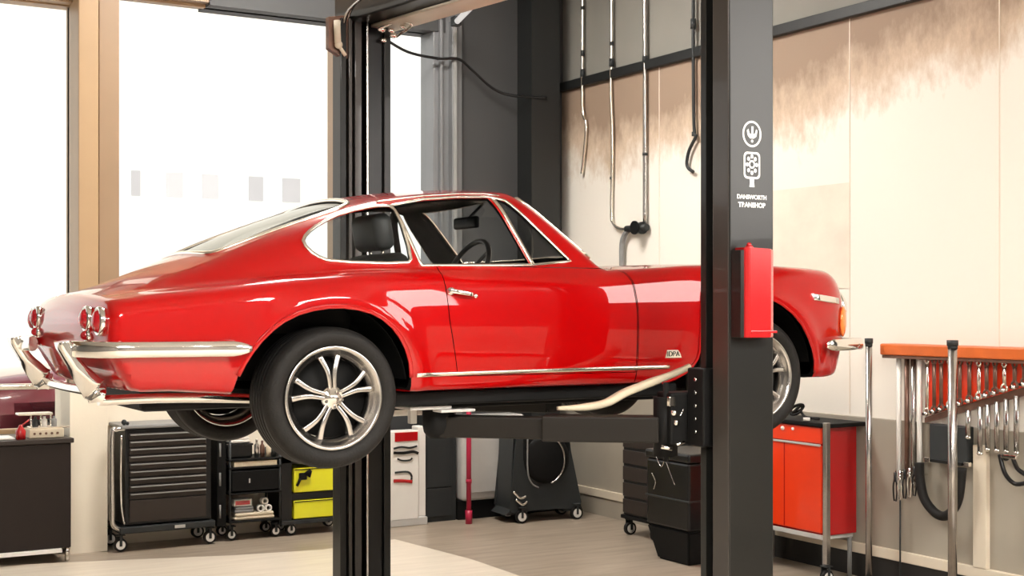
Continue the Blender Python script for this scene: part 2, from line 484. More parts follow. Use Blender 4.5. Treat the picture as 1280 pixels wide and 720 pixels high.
def side_y(x, z, sgn=-1, off=0., F=None):
    """y of the body side at (x, z)"""
    F = F or CF
    ys = np.linspace(1.0, .0, 1500)
    f = F(np.full(1500, float(x)), ys, np.full(1500, float(z)))
    i = np.where(f < off)[0]
    return sgn*float(ys[i[0]]) if len(i) else sgn*.4
def top_z(x, y, off=0.):
    zs = np.linspace(1.4, .3, 3000)
    f = CF(np.full(3000, float(x)), np.full(3000, float(y)), zs); i = np.where(f < off)[0]
    return float(zs[i[0]]) if len(i) else .6
def grad(p):
    e = 1e-3; g = Vector([float(CF(p[0]+e*(k == 0), p[1]+e*(k == 1), p[2]+e*(k == 2))-CF(p[0]-e*(k == 0), p[1]-e*(k == 1), p[2]-e*(k == 2))) for k in range(3)])
    return g.normalized()
def dense(poly, step=.03, closed=True):
    out = []; n = len(poly)
    for i in range(n if closed else n-1):
        a = Vector(poly[i]); b = Vector(poly[(i+1) % n]); m = max(1, int((b-a).length/step))
        for k in range(m): out.append(tuple(a.lerp(b, k/m)))
    if not closed: out.append(tuple(poly[-1]))
    return out
def chaikin(poly, it=2, closed=True):
    P = [Vector(p) for p in poly]
    for _ in range(it):
        Q = []
        n = len(P)
        if not closed: Q.append(P[0])
        for i in range(n if closed else n-1):
            a, b = P[i], P[(i+1) % n]; Q += [a.lerp(b, .25), a.lerp(b, .75)]
        if not closed: Q.append(P[-1])
        P = Q
    return [tuple(p) for p in P]

# ------------------------------------------------------------------ THE RED COUPE
RES = (240, 34, 176)
car = thing('classic_car', 'red classic fastback coupe raised on the black two-post lift', 'car', (2.015, 5.47, 1.0))
base = shell_mesh('shell', CF, -.45, 2.45, .53, RES, 0., -.014)

QW = chaikin([(-.055, .850), (-.030, .885), (.034, .927), (.145, .977), (.33, 1.018), (.355, .985), (.375, .80), (.35, .779), (.036, .783), (-.018, .806)], 1)
DW = [(.350, 1.012), (.50, 1.043), (.66, 1.060), (.805, 1.066), (.918, .783), (.415, .772)]
VW = [(.838, 1.062), (.880, 1.052), (1.125, .800), (.945, .784)]
def side_cut(poly, sg):
    return lambda bm: prism(bm, poly, 'y', sg*.28, sg*1.0)
RG = chaikin([(-.37, -.30), (-.30, -.36), (.02, -.42), (.16, -.41), (.225, -.34), (.235, 0), (.225, .34), (.16, .41), (.02, .42), (-.30, .36), (-.37, .30)], 2)
WSH = chaikin([(-.572, .822), (-.458, 1.066), (0, 1.095), (.458, 1.066), (.572, .822), (0, .84)], 0)
def rg_cut(bm): prism(bm, RG, 'z', .70, 1.35)
def ws_cut(bm): prism(bm, WSH, 'x', .86, 2.0)
ARCH = chaikin([(-.40, .20), (-.385, .33), (-.345, .42), (-.28, .505), (-.19, .572), (-.07, .606), (.055, .607), (.165, .578), (.25, .512), (.308, .42), (.332, .30), (.335, .20)], 1)
FARCH = chaikin([(2.455, .20), (2.45, .33), (2.405, .44), (2.31, .555), (2.17, .637), (2.03, .668), (1.88, .690), (1.79, .695), (1.757, .66), (1.753, .44), (1.735, .355), (1.67, .295), (1.56, .262), (1.55, .20)], 1)
cuts = []
for sg in (-1, 1):
    for q in (QW, DW, VW): cuts.append(side_cut(q, sg))
    cuts.append(lambda bm, sg=sg: prism(bm, ARCH, 'y', sg*.44, sg*1.0))
    cuts.append(lambda bm, sg=sg: prism(bm, FARCH, 'y', sg*.44, sg*1.0))
cuts += [rg_cut, ws_cut]
S1 = boolean(base, cuts, 'DIFFERENCE', 'shell1')

DOOR = [(.480, .900), (.478, .70), (.494, .552), (.545, .328), (1.425, .322), (1.414, .60), (1.398, .715), (1.365, .79), (1.20, .90)]
def grow(poly, d):
    cx = sum(p[0] for p in poly)/len(poly); cz = sum(p[1] for p in poly)/len(poly)
    out = []; n = len(poly)
    for i in range(n):
        a = Vector(poly[i-1]); b = Vector(poly[i]); c = Vector(poly[(i+1) % n])
        n1 = Vector((b.y-a.y, a.x-b.x)).normalized(); n2 = Vector((c.y-b.y, b.x-c.x)).normalized()
        nn = (n1+n2).normalized()
        if nn.dot(b-Vector((cx, cz))) < 0: nn = -nn
        out.append(tuple(b+nn*d))
    return out
# the door reaches up only to the belt line
DOOR2 = [(.480, .770), (.478, .70), (.494, .552), (.545, .328), (1.425, .322), (1.414, .60), (1.398, .715), (1.375, .770)]
BON = [(1.431, .20), (1.431, .322), (1.420, .60), (1.404, .717), (1.388, .76), (1.43, .80), (1.50, .95), (3.2, .95), (3.2, .20)]
body = boolean(S1, [lambda bm: prism(bm, grow(DOOR2, .004), 'y', -1.0, -.5), lambda bm: prism(bm, grow(DOOR2, .004), 'y', .5, 1.0), lambda bm: prism(bm, BON, 'y', -1.2, 1.2)], 'DIFFERENCE', 'body_shell')
doors = boolean(S1, [lambda bm: prism(bm, DOOR2, 'y', -1.0, -.5), lambda bm: prism(bm, DOOR2, 'y', .5, 1.0)], 'INTERSECT', 'door')
BON2 = [(x+.004, z) for x, z in BON]
bonnet = boolean(S1, [lambda bm: prism(bm, BON2, 'y', -1.2, 1.2)], 'INTERSECT', 'bonnet')
GL = shell_mesh('glass', CF, -.45, 2.45, .56, (200, 24, 168), -.006, -.010)
gcut = []
for sg in (-1, 1):
    for q in (QW, DW, VW): gcut.append(side_cut(grow(q, .0015), sg))
gl_side = boolean(GL, gcut, 'INTERSECT', 'side_window')
gl_rear = boolean(GL, [lambda bm: prism(bm, grow(RG, .002), 'z', .70, 1.35)], 'INTERSECT', 'rear_window')
gl_ws = boolean(GL, [lambda bm: prism(bm, grow(WSH, .002), 'x', .86, 2.0)], 'INTERSECT', 'windscreen')
for q in (body, doors, bonnet, gl_side, gl_rear, gl_ws): set_normals_later = None
set_normals(body, CF); set_normals(bonnet, CF)
PAINT = [M['red'], M['liner']]
link_mesh('body_shell', body, PAINT, car)
link_mesh('bonnet', bonnet, PAINT, car)
dd = split_mesh(doors, lambda c: 0 if c.y < 0 else 1)
door_near = None
for k, m2 in dd.items():
    set_normals(m2, CF); o = link_mesh('door', m2, PAINT, car)
    if k == 0: door_near = o
    else: door_far = o
gg = split_mesh(gl_side, lambda c: (0 if c.y < 0 else 3)+(0 if c.x < .35+.03*0 and c.x < .36 else (2 if (c.x > .83 and (c.x-.822) > (1.064-c.z)*.40-.004) else 1)))
names = {0: 'quarter_window', 1: 'door_window', 2: 'vent_window'}
for k, m2 in gg.items():
    set_normals(m2, CF, .1); link_mesh(names[k % 3], m2, [M['glass']], car)
set_normals(gl_rear, CF, .1); set_normals(gl_ws, CF, .1)
link_mesh('rear_window', gl_rear, [M['dglass']], car)
link_mesh('windscreen', gl_ws, [M['glass']], car)

# --- bright trims laid on the body surface
def side_path(poly, sg, off=.004, closed=True, step=.02):
    P = []
    for (x, z) in dense(poly, step, closed):
        P.append(Vector((x, side_y(x, z, sg), z)))
    return P
def lay(name, pts, prof, closed, parent=car, m=None, label=None):
    bm = bmesh.new(); N = [grad(p) for p in pts]
    sweep(bm, [p+n*.003 for p, n in zip(pts, N)], prof, up=lambda i: N[i], closed=closed)
    return finish(name, bm, m or M['trim'], parent, label=label)
for sg in (-1, 1):
    lay('quarter_window_trim', side_path(grow(QW, .004), sg), rrect(.0065, .005, .002, 1), True)
    lay('door_window_trim', side_path(grow([(.350, 1.012), (.50, 1.043), (.66, 1.060), (.805, 1.066), (.88, 1.053), (1.125, .800), (.93, .783), (.415, .772)], .004), sg), rrect(.006, .005, .002, 1), True)
    lay('vent_pillar_trim', side_path([(.822, 1.066), (.932, .780)], sg, closed=False), rrect(.008, .006, .002, 1), False)
    lay('sill_strip', side_path([(.345, .337), (.55, .3375), (1.0, .339), (1.42, .340), (1.60, .341)], sg, closed=False), rrect(.0085, .005, .003, 1), False)
    # pillar trim between the rear quarter window and the door
    lay('roof_gutter', side_path([(.30, 1.03), (.50, 1.062), (.66, 1.078), (.80, 1.084), (.87, 1.078)], sg, closed=False), rrect(.004, .004, .0015, 1), False)
rgp = [Vector((x, y, top_z(x, y))) for x, y in dense(grow(RG, .006), .03)]
lay('rear_window_trim', rgp, rrect(.011, .007, .003, 1), True)
wsp = []
for y, z in dense(grow(WSH, .004), .03):
    xs = np.linspace(2.0, .5, 2500); f = CF(xs, np.full(2500, y), np.full(2500, z)); i = np.where(f < 0)[0][0]
    wsp.append(Vector((float(xs[i]), y, z)))
lay('windscreen_trim', wsp, rrect(.010, .007, .003, 1), True)
# bright edge on the wheel openings
for sg in (-1, 1):
    ap = side_path([p for p in FARCH if p[1] > .268], sg, closed=False)
    lay('front_arch_lip', ap, rrect(.006, .004, .0015, 1), False, m=M['red'])
    ap = side_path([p for p in ARCH if p[1] > .30], sg, closed=False)
    lay('rear_arch_lip', ap, rrect(.008, .005, .0015, 1), False, m=M['red'])

# --- rear lamps
def lamp(y, z, r, x):
    bm = bmesh.new(); lathe(bm, [(r*1.02, .012), (r*1.18, .0), (r*1.22, -.012), (r*1.12, -.02), (r, -.014)], (x, y, z), 'x', 32)
    bez = finish('tail_lamp', bm, M['chrome'], car)
    bm = bmesh.new(); lathe(bm, [(r*1.0, .0), (r*1.0, -.014), (r*.8, -.028), (r*.4, -.036), (.0001, -.038)], (x, y, z), 'x', 32)
    finish('lens', bm, M['lensr'], bez)
for sg in (-1, 1):
    lamp(sg*.575, .552, .044, -.832); lamp(sg*.445, .560, .040, -.846); lamp(sg*.445, .500, .020, -.842)

# --- rear bumpers
for sg in (-1, 1):
    pts = []
    for x in (-.335, -.45, -.55, -.65, -.73): pts.append(Vector((x, side_y(x, .452, sg)+sg*.022, .452)))
    pts += [Vector((-.81, sg*.665, .452)), Vector((-.875, sg*.60, .452)), Vector((-.915, sg*.50, .453)), Vector((-.925, sg*.42, .453))]
    if sg > 0: pts += [Vector((-.93, .30, .455)), Vector((-.93, .16, .457))]
    P = smooth_path(pts, 5); bm = bmesh.new()
    pr = [(.000, .030), (.012, .026), (.020, .014), (.022, .004), (.017, .000), (.022, -.004), (.020, -.016), (.012, -.027), (0, -.030), (-.010, -.026), (-.012, 0), (-.010, .026)]
    if sg < 0: pr = [(-a, b) for a, b in pr][::-1]
    n = len(P)
    sweep(bm, P, pr, scale=lambda t: min(1, .35+t*10))
    bp = finish('rear_bumper', bm, M['chrome'], car)
    # slanted overrider blade
    y0 = sg*.46
    bm = bmesh.new()
    sweep(bm, smooth_path([(-.945, y0, .480), (-.935, y0, .45), (-.885, y0, .37), (-.835, y0-.01, .305), (-.80, y0-.015, .288)], 5), rrect(.052, .022, .014, 3), up=(-.7, 0, .5))
    finish('overrider', bm, M['chrome'], car)
bm = bmesh.new()
sweep(bm, smooth_path([(-.78, .56, .300), (-.815, .47, .294), (-.83, .3, .291), (-.835, 0, .290), (-.83, -.3, .291), (-.815, -.50, .294)], 6), rrect(.014, .016, .008, 3))
finish('lower_bumper_bar', bm, M['chrome'], car)
bm = bmesh.new(); tube(bm, [(-.82, -.47, .262), (-.6, -.44, .262), (-.3, -.40, .25), (.1, -.33, .22)], .019, 14)
finish('exhaust_pipe', bm, M['chrome'], car)

# --- front bumper, lamps, marker
for sg in (-1, 1):
    bm = bmesh.new()
    fp = [(2.50, sg*.735, .425), (2.60, sg*.735, .425), (2.72, sg*.70, .425), (2.84, sg*.62, .424), (2.915, sg*.50, .423), (2.95, sg*.34, .422)]
    pr = [(a*sg*-1, b) for a, b in [(.000, .028), (.014, .024), (.022, .010), (.022, -.010), (.014, -.024), (0, -.028), (-.010, -.02), (-.010, .02)]]
    sweep(bm, smooth_path(fp, 6), pr, scale=lambda t: min(1, .45+t*6))
    finish('front_bumper', bm, M['chrome'], car)
    # amber corner lens
    bm = bmesh.new(); cx, cz = 2.70, .535; cy = side_y(cx, cz, sg)
    g = grad((cx, cy, cz)); mt = Matrix.Translation(Vector((cx, cy, cz))+g*.004) @ g.to_track_quat('Z', 'Y').to_matrix().to_4x4()
    t = bmesh.new(); bmesh.ops.create_uvsphere(t, u_segments=24, v_segments=12, radius=1)
    for v in t.verts: v.co = mt @ Vector((v.co.x*.058, v.co.y*.075, v.co.z*.016))
    for f in t.faces: f.smooth = True
    t.verts.index_update(); bm_join(bm, t); finish('amber_lamp', bm, M['lensa'], car)
    # chrome side marker
    P = [Vector((x, side_y(x, .652-.02*(x-2.42)/.2, sg), .652-.02*(x-2.42)/.2)) for x in (2.42, 2.47, 2.52, 2.57, 2.62)]
    lay('side_marker', P, rrect(.016, .010, .005, 2), False, m=M['chrome'])
    # head lamp
    bm = bmesh.new(); lathe(bm, [(.085, -.03), (.09, .0), (.082, .012), (.06, .022), (.001, .03)], (2.80, sg*.47, .60), 'x', 32)
    finish('head_lamp', bm, M['chrome'], car)
    # door handle
    dpar = door_near if sg < 0 else door_far
    P = [Vector((x, side_y(x, z, sg)+sg*o, z)) for x, z, o in ((.485, .668, .002), (.50, .667, .022), (.55, .660, .026), (.585, .654, .022), (.60, .651, .002))]
    bm = bmesh.new(); sweep(bm, smooth_path(P, 5), rrect(.006, .009, .004, 2)); ball(bm, (.500, side_y(.5, .667, sg)+sg*.004, .667), .016, (1.2, .5, 1)); ball(bm, (.615, side_y(.615, .648, sg)+sg*.004, .648), .009, (1, .6, 1))
    finish('door_handle', bm, M['chrome'], dpar)

# badge low on the front wing: plate with raised characters
yb = side_y(1.62, .398, -1)
def text_obj(name, body, size, mtx, m, parent, ext=.001, align='CENTER', bold=0.):
    cu = bpy.data.curves.new(name, 'FONT'); cu.body = body; cu.size = size; cu.extrude = ext; cu.align_x = align; cu.align_y = 'CENTER'; cu.offset = bold
    o = bpy.data.objects.new(name, cu); COL.objects.link(o)
    dg = bpy.context.evaluated_depsgraph_get(); dg.update()
    me = bpy.data.meshes.new_from_object(o.evaluated_get(dg), depsgraph=dg)
    bpy.data.objects.remove(o)
    me.transform(mtx); me.materials.clear(); me.materials.append(m)
    r = bpy.data.objects.new(name, me); COL.objects.link(r); r.parent = parent
    return r
bm = bmesh.new(); prism(bm, [(1.576, .381), (1.660, .381), (1.652, .402), (1.640, .415), (1.582, .415)], 'y', yb-.004, yb+.01)
bdg = finish('badge', bm, M['strip'], car)
text_obj('badge_lettering', 'IDPA', .032, Matrix.Translation((1.614, yb-.005, .397)) @ Matrix.Rotation(PI/2, 4, 'X'), M['black'], bdg, .0015)

# --- wheels
def make_wheel(width):
    w = bpy.data.objects.new('wheel', None)
    bm = bmesh.new()
    # outer lip, stepped barrel and inner barrel; outer face at y = 0, inboard is +y
    lathe(bm, [(.197, .004), (.201, -.004), (.196, -.010), (.187, -.008), (.182, .004), (.172, .012), (.170, .018), (.160, .022), (.157, .05), (.160, width-.03), (.190, width-.012), (.199, width-.004), (.203, width-.012), (.175, width-.05), (.172, .05), (.190, .02)], (0, 0, 0), 'y', 96, closed=True)
    rim = finish('rim', bm, M['alu'], None, smooth=False)
    bm = bmesh.new()
    prof = [(.200, .002), (.212, -.010), (.235, -.014), (.252, -.009), (.262, .002), (.2680, .014), (.2695, .03)]
    k = 5
    for i in range(k):   # tread ribs and grooves
        a = .03+(width-.06)*i/k; b = .03+(width-.06)*(i+1)/k
        prof += [(.2705, a+.002), (.2705, b-.008), (.2655, b-.006), (.2655, b-.001)]
    prof += [(.2695, width-.03), (.262, width-.002), (.252, width+.009), (.235, width+.014), (.212, width+.010), (.200, width-.002)]
    lathe(bm, prof, (0, 0, 0), 'y', 96)
    for f in [f for f in bm.faces if len(f.verts) > 4]: bm.faces.remove(f)
    ty = finish('tyre', bm, M['rubber'], rim)
    ty.data.materials.append(M['rubber'])
    # five forked spokes, each a V of two polished bars
    for k in range(5):
        bm = bmesh.new(); t = math.radians(95+72*k)
        for s in (-1, 1):
            a0 = t; a1 = t+s*math.radians(13)
            p0 = (.030*math.cos(a0+s*.3), .012, .030*math.sin(a0+s*.3)); p1 = (.10*math.cos(t+s*.14), .012, .10*math.sin(t+s*.14)); p2 = (.163*math.cos(a1), .024, .163*math.sin(a1))
            sweep(bm, smooth_path([p0, p1, p2], 6), rrect(.0085, .013, .004, 2), up=(0, 1, 0), scale=lambda u: .8+.55*u)
        finish('spoke', bm, M['alu'], rim)
    bm = bmesh.new(); lathe(bm, [(.048, .03), (.046, .008), (.036, .000), (.022, -.004), (.018, -.012), (.001, -.014)], (0, 0, 0), 'y', 32)
    for k in range(5):
        t = math.radians(95+36+72*k); cyl(bm, (.034*math.cos(t), .006, .034*math.sin(t)), (.034*math.cos(t), -.006, .034*math.sin(t)), .006, n=6)
    finish('hub', bm, M['chrome'], rim)
    bm = bmesh.new(); lathe(bm, [(.001, .060), (.154, .060), (.154, .085), (.001, .085)], (0, 0, 0), 'y', 48)
    finish('brake_disc', bm, M['blackm'], rim)
    rim.name = 'wheel'
    bpy.data.objects.remove(w)
    return rim
w0 = make_wheel(.205)
WP = [(0, -.715, .258, 0), (0, .715, .258, PI), (2.108, -.70, .284, 0), (2.108, .70, .284, PI)]
for i, (x, y, z, r) in enumerate(WP):
    w = w0 if i == 0 else copy_tree(w0)
    w.parent = car; w.location = (x, y, z); w.rotation_euler = (0, 0, r)
# wheel housings
for cx, cz in ((-.03, .26), (2.10, .285)):
    for sg in (-1, 1):
        bm = bmesh.new(); n = 24; R = .372; A = []; Bv = []; 
        for i in range(n+1):
            t = math.radians(9+162*i/n)
            A.append((cx+R*math.cos(t), sg*.655, cz+R*math.sin(t))); Bv.append((cx+R*math.cos(t), sg*.40, cz+R*math.sin(t)))
        A = [bm.verts.new(p) for p in A]; Bv = [bm.verts.new(p) for p in Bv]
        for i in range(n):
            bm.faces.new((A[i], A[i+1], Bv[i+1], Bv[i]))
        bm.faces.new(Bv)
        o = finish('wheel_housing', bm, M['liner'], car)
        md = o.modifiers.new('s', 'SOLIDIFY'); md.thickness = .004

# --- cabin
def seat(y, h, head):
    bm = bmesh.new()
    mt = Matrix.Translation((.50, y, .30)) @ Matrix.Rotation(math.radians(-14), 4, 'Y')
    box(bm, -.07, .07, -.22, .22, .08, h, .05, mtx=mt, seg=3)
    box(bm, .50, .92, y-.22, y+.22, .30, .44, .05, seg=3)
    for f in bm.faces: f.smooth = True
    s = finish('seat', bm, M['blackm'], car)
    if head:
        bm = bmesh.new(); mt = Matrix.Translation((.375, y, .86)) @ Matrix.Rotation(math.radians(-10), 4, 'Y')
        box(bm, -.045, .045, -.13, .13, -.02, .135, .035, mtx=mt, seg=3)
        for f in bm.faces: f.smooth = True
        hr = finish('headrest', bm, M['dgrey'], s)
        bm = bmesh.new()
        for q in (-.06, .06): cyl(bm, (.385, y+q, .80), (.38, y+q, .86), .007, n=8)
        finish('headrest_post', bm, M['chrome'], s)
seat(-.27, .54, True); seat(.27, .50, False)
bm = bmesh.new()
box(bm, 1.03, 1.34, -.60, .60, .60, .775, .04, seg=3)
box(bm, .95, 1.10, -.40, -.14, .68, .80, .04, seg=3)
finish('dashboard', bm, M['blackm'], car, smooth=True)
bm = bmesh.new(); c = Vector((.80, -.29, .745)); ax = Vector((-.90, 0, .44)).normalized(); u = ax.orthogonal().normalized(); v = ax.cross(u)
ring = [c+(u*math.cos(2*PI*i/40)+v*math.sin(2*PI*i/40))*.165 for i in range(40)]
sweep(bm, ring, circ(.012, 8), up=ax, closed=True)
for a in (90, 210, 330):
    t = math.radians(a); cyl(bm, c, c+(u*math.cos(t)+v*math.sin(t))*.165, .009, n=8)
ball(bm, c, .035); cyl(bm, c, c-ax*.28, .02)
finish('steering_wheel', bm, M['black'], car)
bm = bmesh.new(); box(bm, .95, .975, -.11, .11, .965, 1.02, .012, seg=3); cyl(bm, (.97, 0, 1.01), (1.05, 0, 1.085), .007, n=8)
finish('rear_view_mirror', bm, M['blackm'], car, smooth=True)
B('parcel_shelf', M['blackm'], car, (-.50, .18, -.50, .50, .50, .66), bev=.04)
# --- underside
bm = bmesh.new()
box(bm, .30, 1.72, -.60, .60, .205, .262, .01); box(bm, -.62, .30, -.30, .30, .20, .30, .02); box(bm, 1.7, 2.6, -.36, .36, .20, .30, .02)
box(bm, .2, 1.9, -.34, -.26, .17, .22, .006); box(bm, .2, 1.9, .26, .34, .17, .22, .006)
finish('chassis', bm, M['blackm'], car)
for x, z in ((0, .262), (2.108, .284)):
    bm = bmesh.new(); cyl(bm, (x, -.60, z), (x, .60, z), .022); ball(bm, (x, 0, z-.02), .09, (1, 1.2, 1))
    finish('axle', bm, M['blackm'], car)
bm = bmesh.new(); tube(bm, [(.3, .05, .17), (.9, .05, .165), (1.7, .02, .17)], .024, 12); lathe(bm, [(.001, .38), (.055, .39), (.055, .82), (.001, .83)], (0, .05, .165), 'x', 20)
finish('silencer', bm, M['alu'], car)

# ------------------------------------------------------------------ THE SETTING
def S(name, m, *boxes, bev=0.):
    bm = bmesh.new()
    for q in boxes: box(bm, *q, bev=bev)
    return finish(name, bm, m, None, kind='structure')
S('floor', M['floor'], (-4.2, 6.2, -3.2, 9.45, -.10, 0))
# paler floor covering laid in the middle of the hall; its edge runs diagonally
bm = bmesh.new()
prism(bm, [(-4.2, -3.2), (4.0, -3.2), (4.10, 6.0), (4.12, 7.5), (4.02, 8.42), (3.44, 8.30), (2.86, 8.40), (2.14, 8.62), (1.52, 8.80), (-4.2, 9.1)], 'z', .0, .006)
finish('floor_inlay', bm, M['floorl'], None, kind='structure')
ZH = 3.70
# back wall: low cream wall, header, charcoal panel
S('wall_back', M['creamw'], (-4.2, 1.97, 9.25, 9.45, 0, .74), (2.21, 3.9, 9.22, 9.45, 0, 1.08))
S('trim_8', M['creamw'], (1.97, 2.21, 9.0, 9.45, 0, 1.08))
S('trim_1', M['creamw'], (2.21, 3.92, 9.20, 9.45, 1.08, 1.11), bev=.006)
S('wall_corner', M['dwall'], (4.80, 5.95, 9.22, 9.42, 0, 4.6), (4.26, 4.82, 9.22, 9.42, 0, 1.1))
S('trim_2', M['corner'], (5.48, 5.74, 9.0, 9.45, 0, 4.6))
S('trim_3', M['tand'], (2.27, 2.95, 9.16, 9.42, ZH+.03, 4.6))
S('trim_17', M['dwall'], (2.95, 4.80, 9.15, 9.42, ZH+.01, 4.6))
S('trim_4', M['tan'], (-4.2, 2.10, 9.16, 9.42, 3.62, 4.6))
def window(name, x0, x1, z0, z1, fm, fl, fr, sub=None):
    root = bpy.data.objects.new(name, None); COL.objects.link(root); root['kind'] = 'structure'; root.location = (x0, 9.25, 0)
    bm = bmesh.new(); 
    for q in ((0, x1-x0, 0, .06, z0, z0+.05), (0, x1-x0, 0, .06, z1-.05, z1)): box(bm, *q, bev=.008)
    if fl: box(bm, 0, fl, 0, .06, z0, z1, bev=.008)
    if fr: box(bm, x1-x0-fr, x1-x0, 0, .06, z0, z1, bev=.008)
    finish('window_frame', bm, fm, root)
    B('pane', M['pane'], root, (.02, x1-x0-.02, .025, .032, z0+.03, z1-.03), bev=0)
    return root
window('window_1', -4.2, 2.05, .76, 3.66, M['tan'], .05, .03)
window('window_2', 2.27, 3.96, 1.10, ZH+.06, M['tan'], .02, .03)
window('window_3', 4.24, 4.74, 1.10, ZH+.06, M['gframe'], .03, .03)
# mullions
S('trim_5', M['tan'], (2.02, 2.148, 8.98, 9.35, 1.08, 4.6), bev=.006)
S('trim_6', M['tand'], (2.152, 2.285, 8.99, 9.35, 1.08, 4.6), bev=.006)
S('trim_7', M['tand'], (3.92, 4.22, 9.15, 9.38, 1.08, 4.6), bev=.01)
S('trim_12', M['gframe'], (4.70, 4.95, 9.16, 9.38, 0, 4.6), (4.74, 4.765, 9.12, 9.17, 0, 3.8), (4.83, 4.875, 9.10, 9.17, 0, 3.8), bev=.006)
S('trim_13', M['grey'], (4.838, 4.868, 9.09, 9.10, 0, 3.78), bev=.003)
# right wall in three bands
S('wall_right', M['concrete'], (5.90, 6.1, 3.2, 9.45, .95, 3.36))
S('wall_right_front', M['dwall'], (5.90, 6.1, -3.2, 3.2, .95, 3.36))  # unseen near stretch, made dark for contrast in the car's reflections
S('wall_right_lower', M['wains'], (5.88, 6.1, -3.2, 9.45, 0, .95), bev=.004)
S('wall_right_upper', M['greyw'], (5.91, 6.1, -3.2, 9.45, 3.36, 4.6))
S('trim_9', M['corner'], (5.86, 5.93, -3.2, 9.25, 3.35, 3.42), bev=.006)
S('baseboard_right', M['strip'], (5.855, 5.89, -3.2, 9.25, .14, .20), bev=.004)
S('trim_10', M['plinth'], (5.865, 5.89, -3.2, 6.9, 0, .14))
S('trim_14', M['wains'], (5.865, 5.89, 6.9, 9.25, 0, .14))
S('trim_11', M['strip'], (5.85, 5.89, 4.93, 5.02, .20, .86), bev=.004)
# joints and one renewed panel on the concrete wall
S('trim_15', M['patch'], (5.895, 5.902, 5.99, 6.95, 1.72, 2.36))
S('trim_16', M['patch'], (5.896, 5.9012, 5.985, 5.992, .96, 3.35), (5.896, 5.9012, 4.88, 4.886, .96, 3.35), (5.896, 5.9012, 7.9, 7.906, .96, 3.35))
# rest of the hall behind the camera
S('wall_left', M['room'], (-4.4, -4.2, -3.2, 9.45, 0, 4.6))
S('wall_front', M['room'], (-4.4, 6.1, -3.4, -3.2, 0, 4.6))
S('ceiling', M['ceil'], (-4.4, 6.1, -3.4, 9.45, 4.6, 4.7))
def lampu(x0, x1, y0, y1, z, label, m=None, tilt=None):  # added panel lamps out of view, to brighten the walls and the car
    t = thing('added_ceiling_lamp', label, 'added ceiling lamp', ((x0+x1)/2, (y0+y1)/2, z))
    a, b = (x1-x0)/2, (y1-y0)/2
    B('housing', M['lgrey'], t, (-a-.03, a+.03, -b-.03, b+.03, 0, .08), bev=.01)
    B('diffuser', m or M['lamp'], t, (-a, a, -b, b, -.03, -.001), bev=.005)
    for q in (-a+.1, a-.16): B('bracket', M['grey'], t, (q, q+.06, -.02, .02, .08, 4.6-z))
    return t
lampu(2.3, 4.7, -1.5, .1, 4.3, 'long glowing panel lamp added to light the near end of the hall')
lampu(-2.2, .3, -1.0, .5, 4.3, 'glowing panel lamp added behind the camera to light the left of the hall')
lampu(2.6, 4.2, 6.9, 7.8, 4.5, 'glowing panel lamp added above the far side of the red car to light the right wall')
def softbox(y, w, label):  # added softboxes out of view, for bright patches reflected in the car's side
    t = thing('added_softbox', label, 'added softbox', (5.45, y, 0))
    B('housing', M['black'], t, (.0, .16, -w/2-.04, w/2+.04, 1.98, 3.62), bev=.02)
    B('diffuser', M['soft'], t, (-.02, -.001, -w/2, w/2, 2.02, 3.58), bev=.004)
    Cy('stand', M['dgrey'], t, ((.08, 0, .25), (.08, 0, 1.98), .02))
    for k in range(3):
        a = 2*PI*k/3+.5; Cy('leg', M['dgrey'], t, ((.08, 0, .45), (.08+.28*math.cos(a), .28*math.sin(a), .012), .012), n=10)
softbox(1.95, 1.25, 'tall glowing softbox added out of view on a stand by the right wall, nearer the car')
softbox(.15, 1.0, 'tall glowing softbox added out of view on a stand by the right wall, nearer the camera')
# slim tube lamp under the ceiling by the charcoal panel
t = thing('tube_lamp', 'slim faintly glowing white tube lamp hanging by the charcoal wall panel', 'lamp', (4.76, 8.9, 3.74))
Cy('tube', M['tube'], t, ((0, 0, 0), (-.52, -1.75, 0), .022))
B('end_cap', M['dgrey'], t, (-.03, .03, -.03, .04, -.03, .04))
for q in ((-.30, -.27, -.95, -.92, .02, .86), (-.08, -.05, -.2, -.17, .02, .86)): B('mount', M['corner'], t, q)
# black cable sagging across the charcoal panel
tag(T('cable', M['black'], None, [(4.24, 9.12, 3.62), (4.45, 9.10, 3.52), (4.70, 9.08, 3.49), (4.88, 9.08, 3.50), (5.02, 9.1, 3.42), (5.2, 9.1, 3.30), (5.36, 9.05, 3.255), (5.6, 8.97, 3.25)], .011), 'black cable sagging across the charcoal wall panel', 'cable')

# outside: paving, pale building far off, maroon car close to the glass
S('ground_outside', M['asph'], (-40, 80, 9.5, 140, -.2, -.05))
t = thing('office_building', 'pale far building beyond the large window, with a row of dull windows', 'building', (10, 62, 0))
B('facade', M['facade'], t, (3, 30, 0, 6, -.2, 8.3), bev=0)
for x0, x1 in ((6.3, 6.7), (7.9, 8.7), (9.6, 10.4), (11.9, 12.6), (13.6, 14.5)): B('window', M['fwin'], t, (x0, x1, -.05, .05, 6.75, 7.9), bev=0)


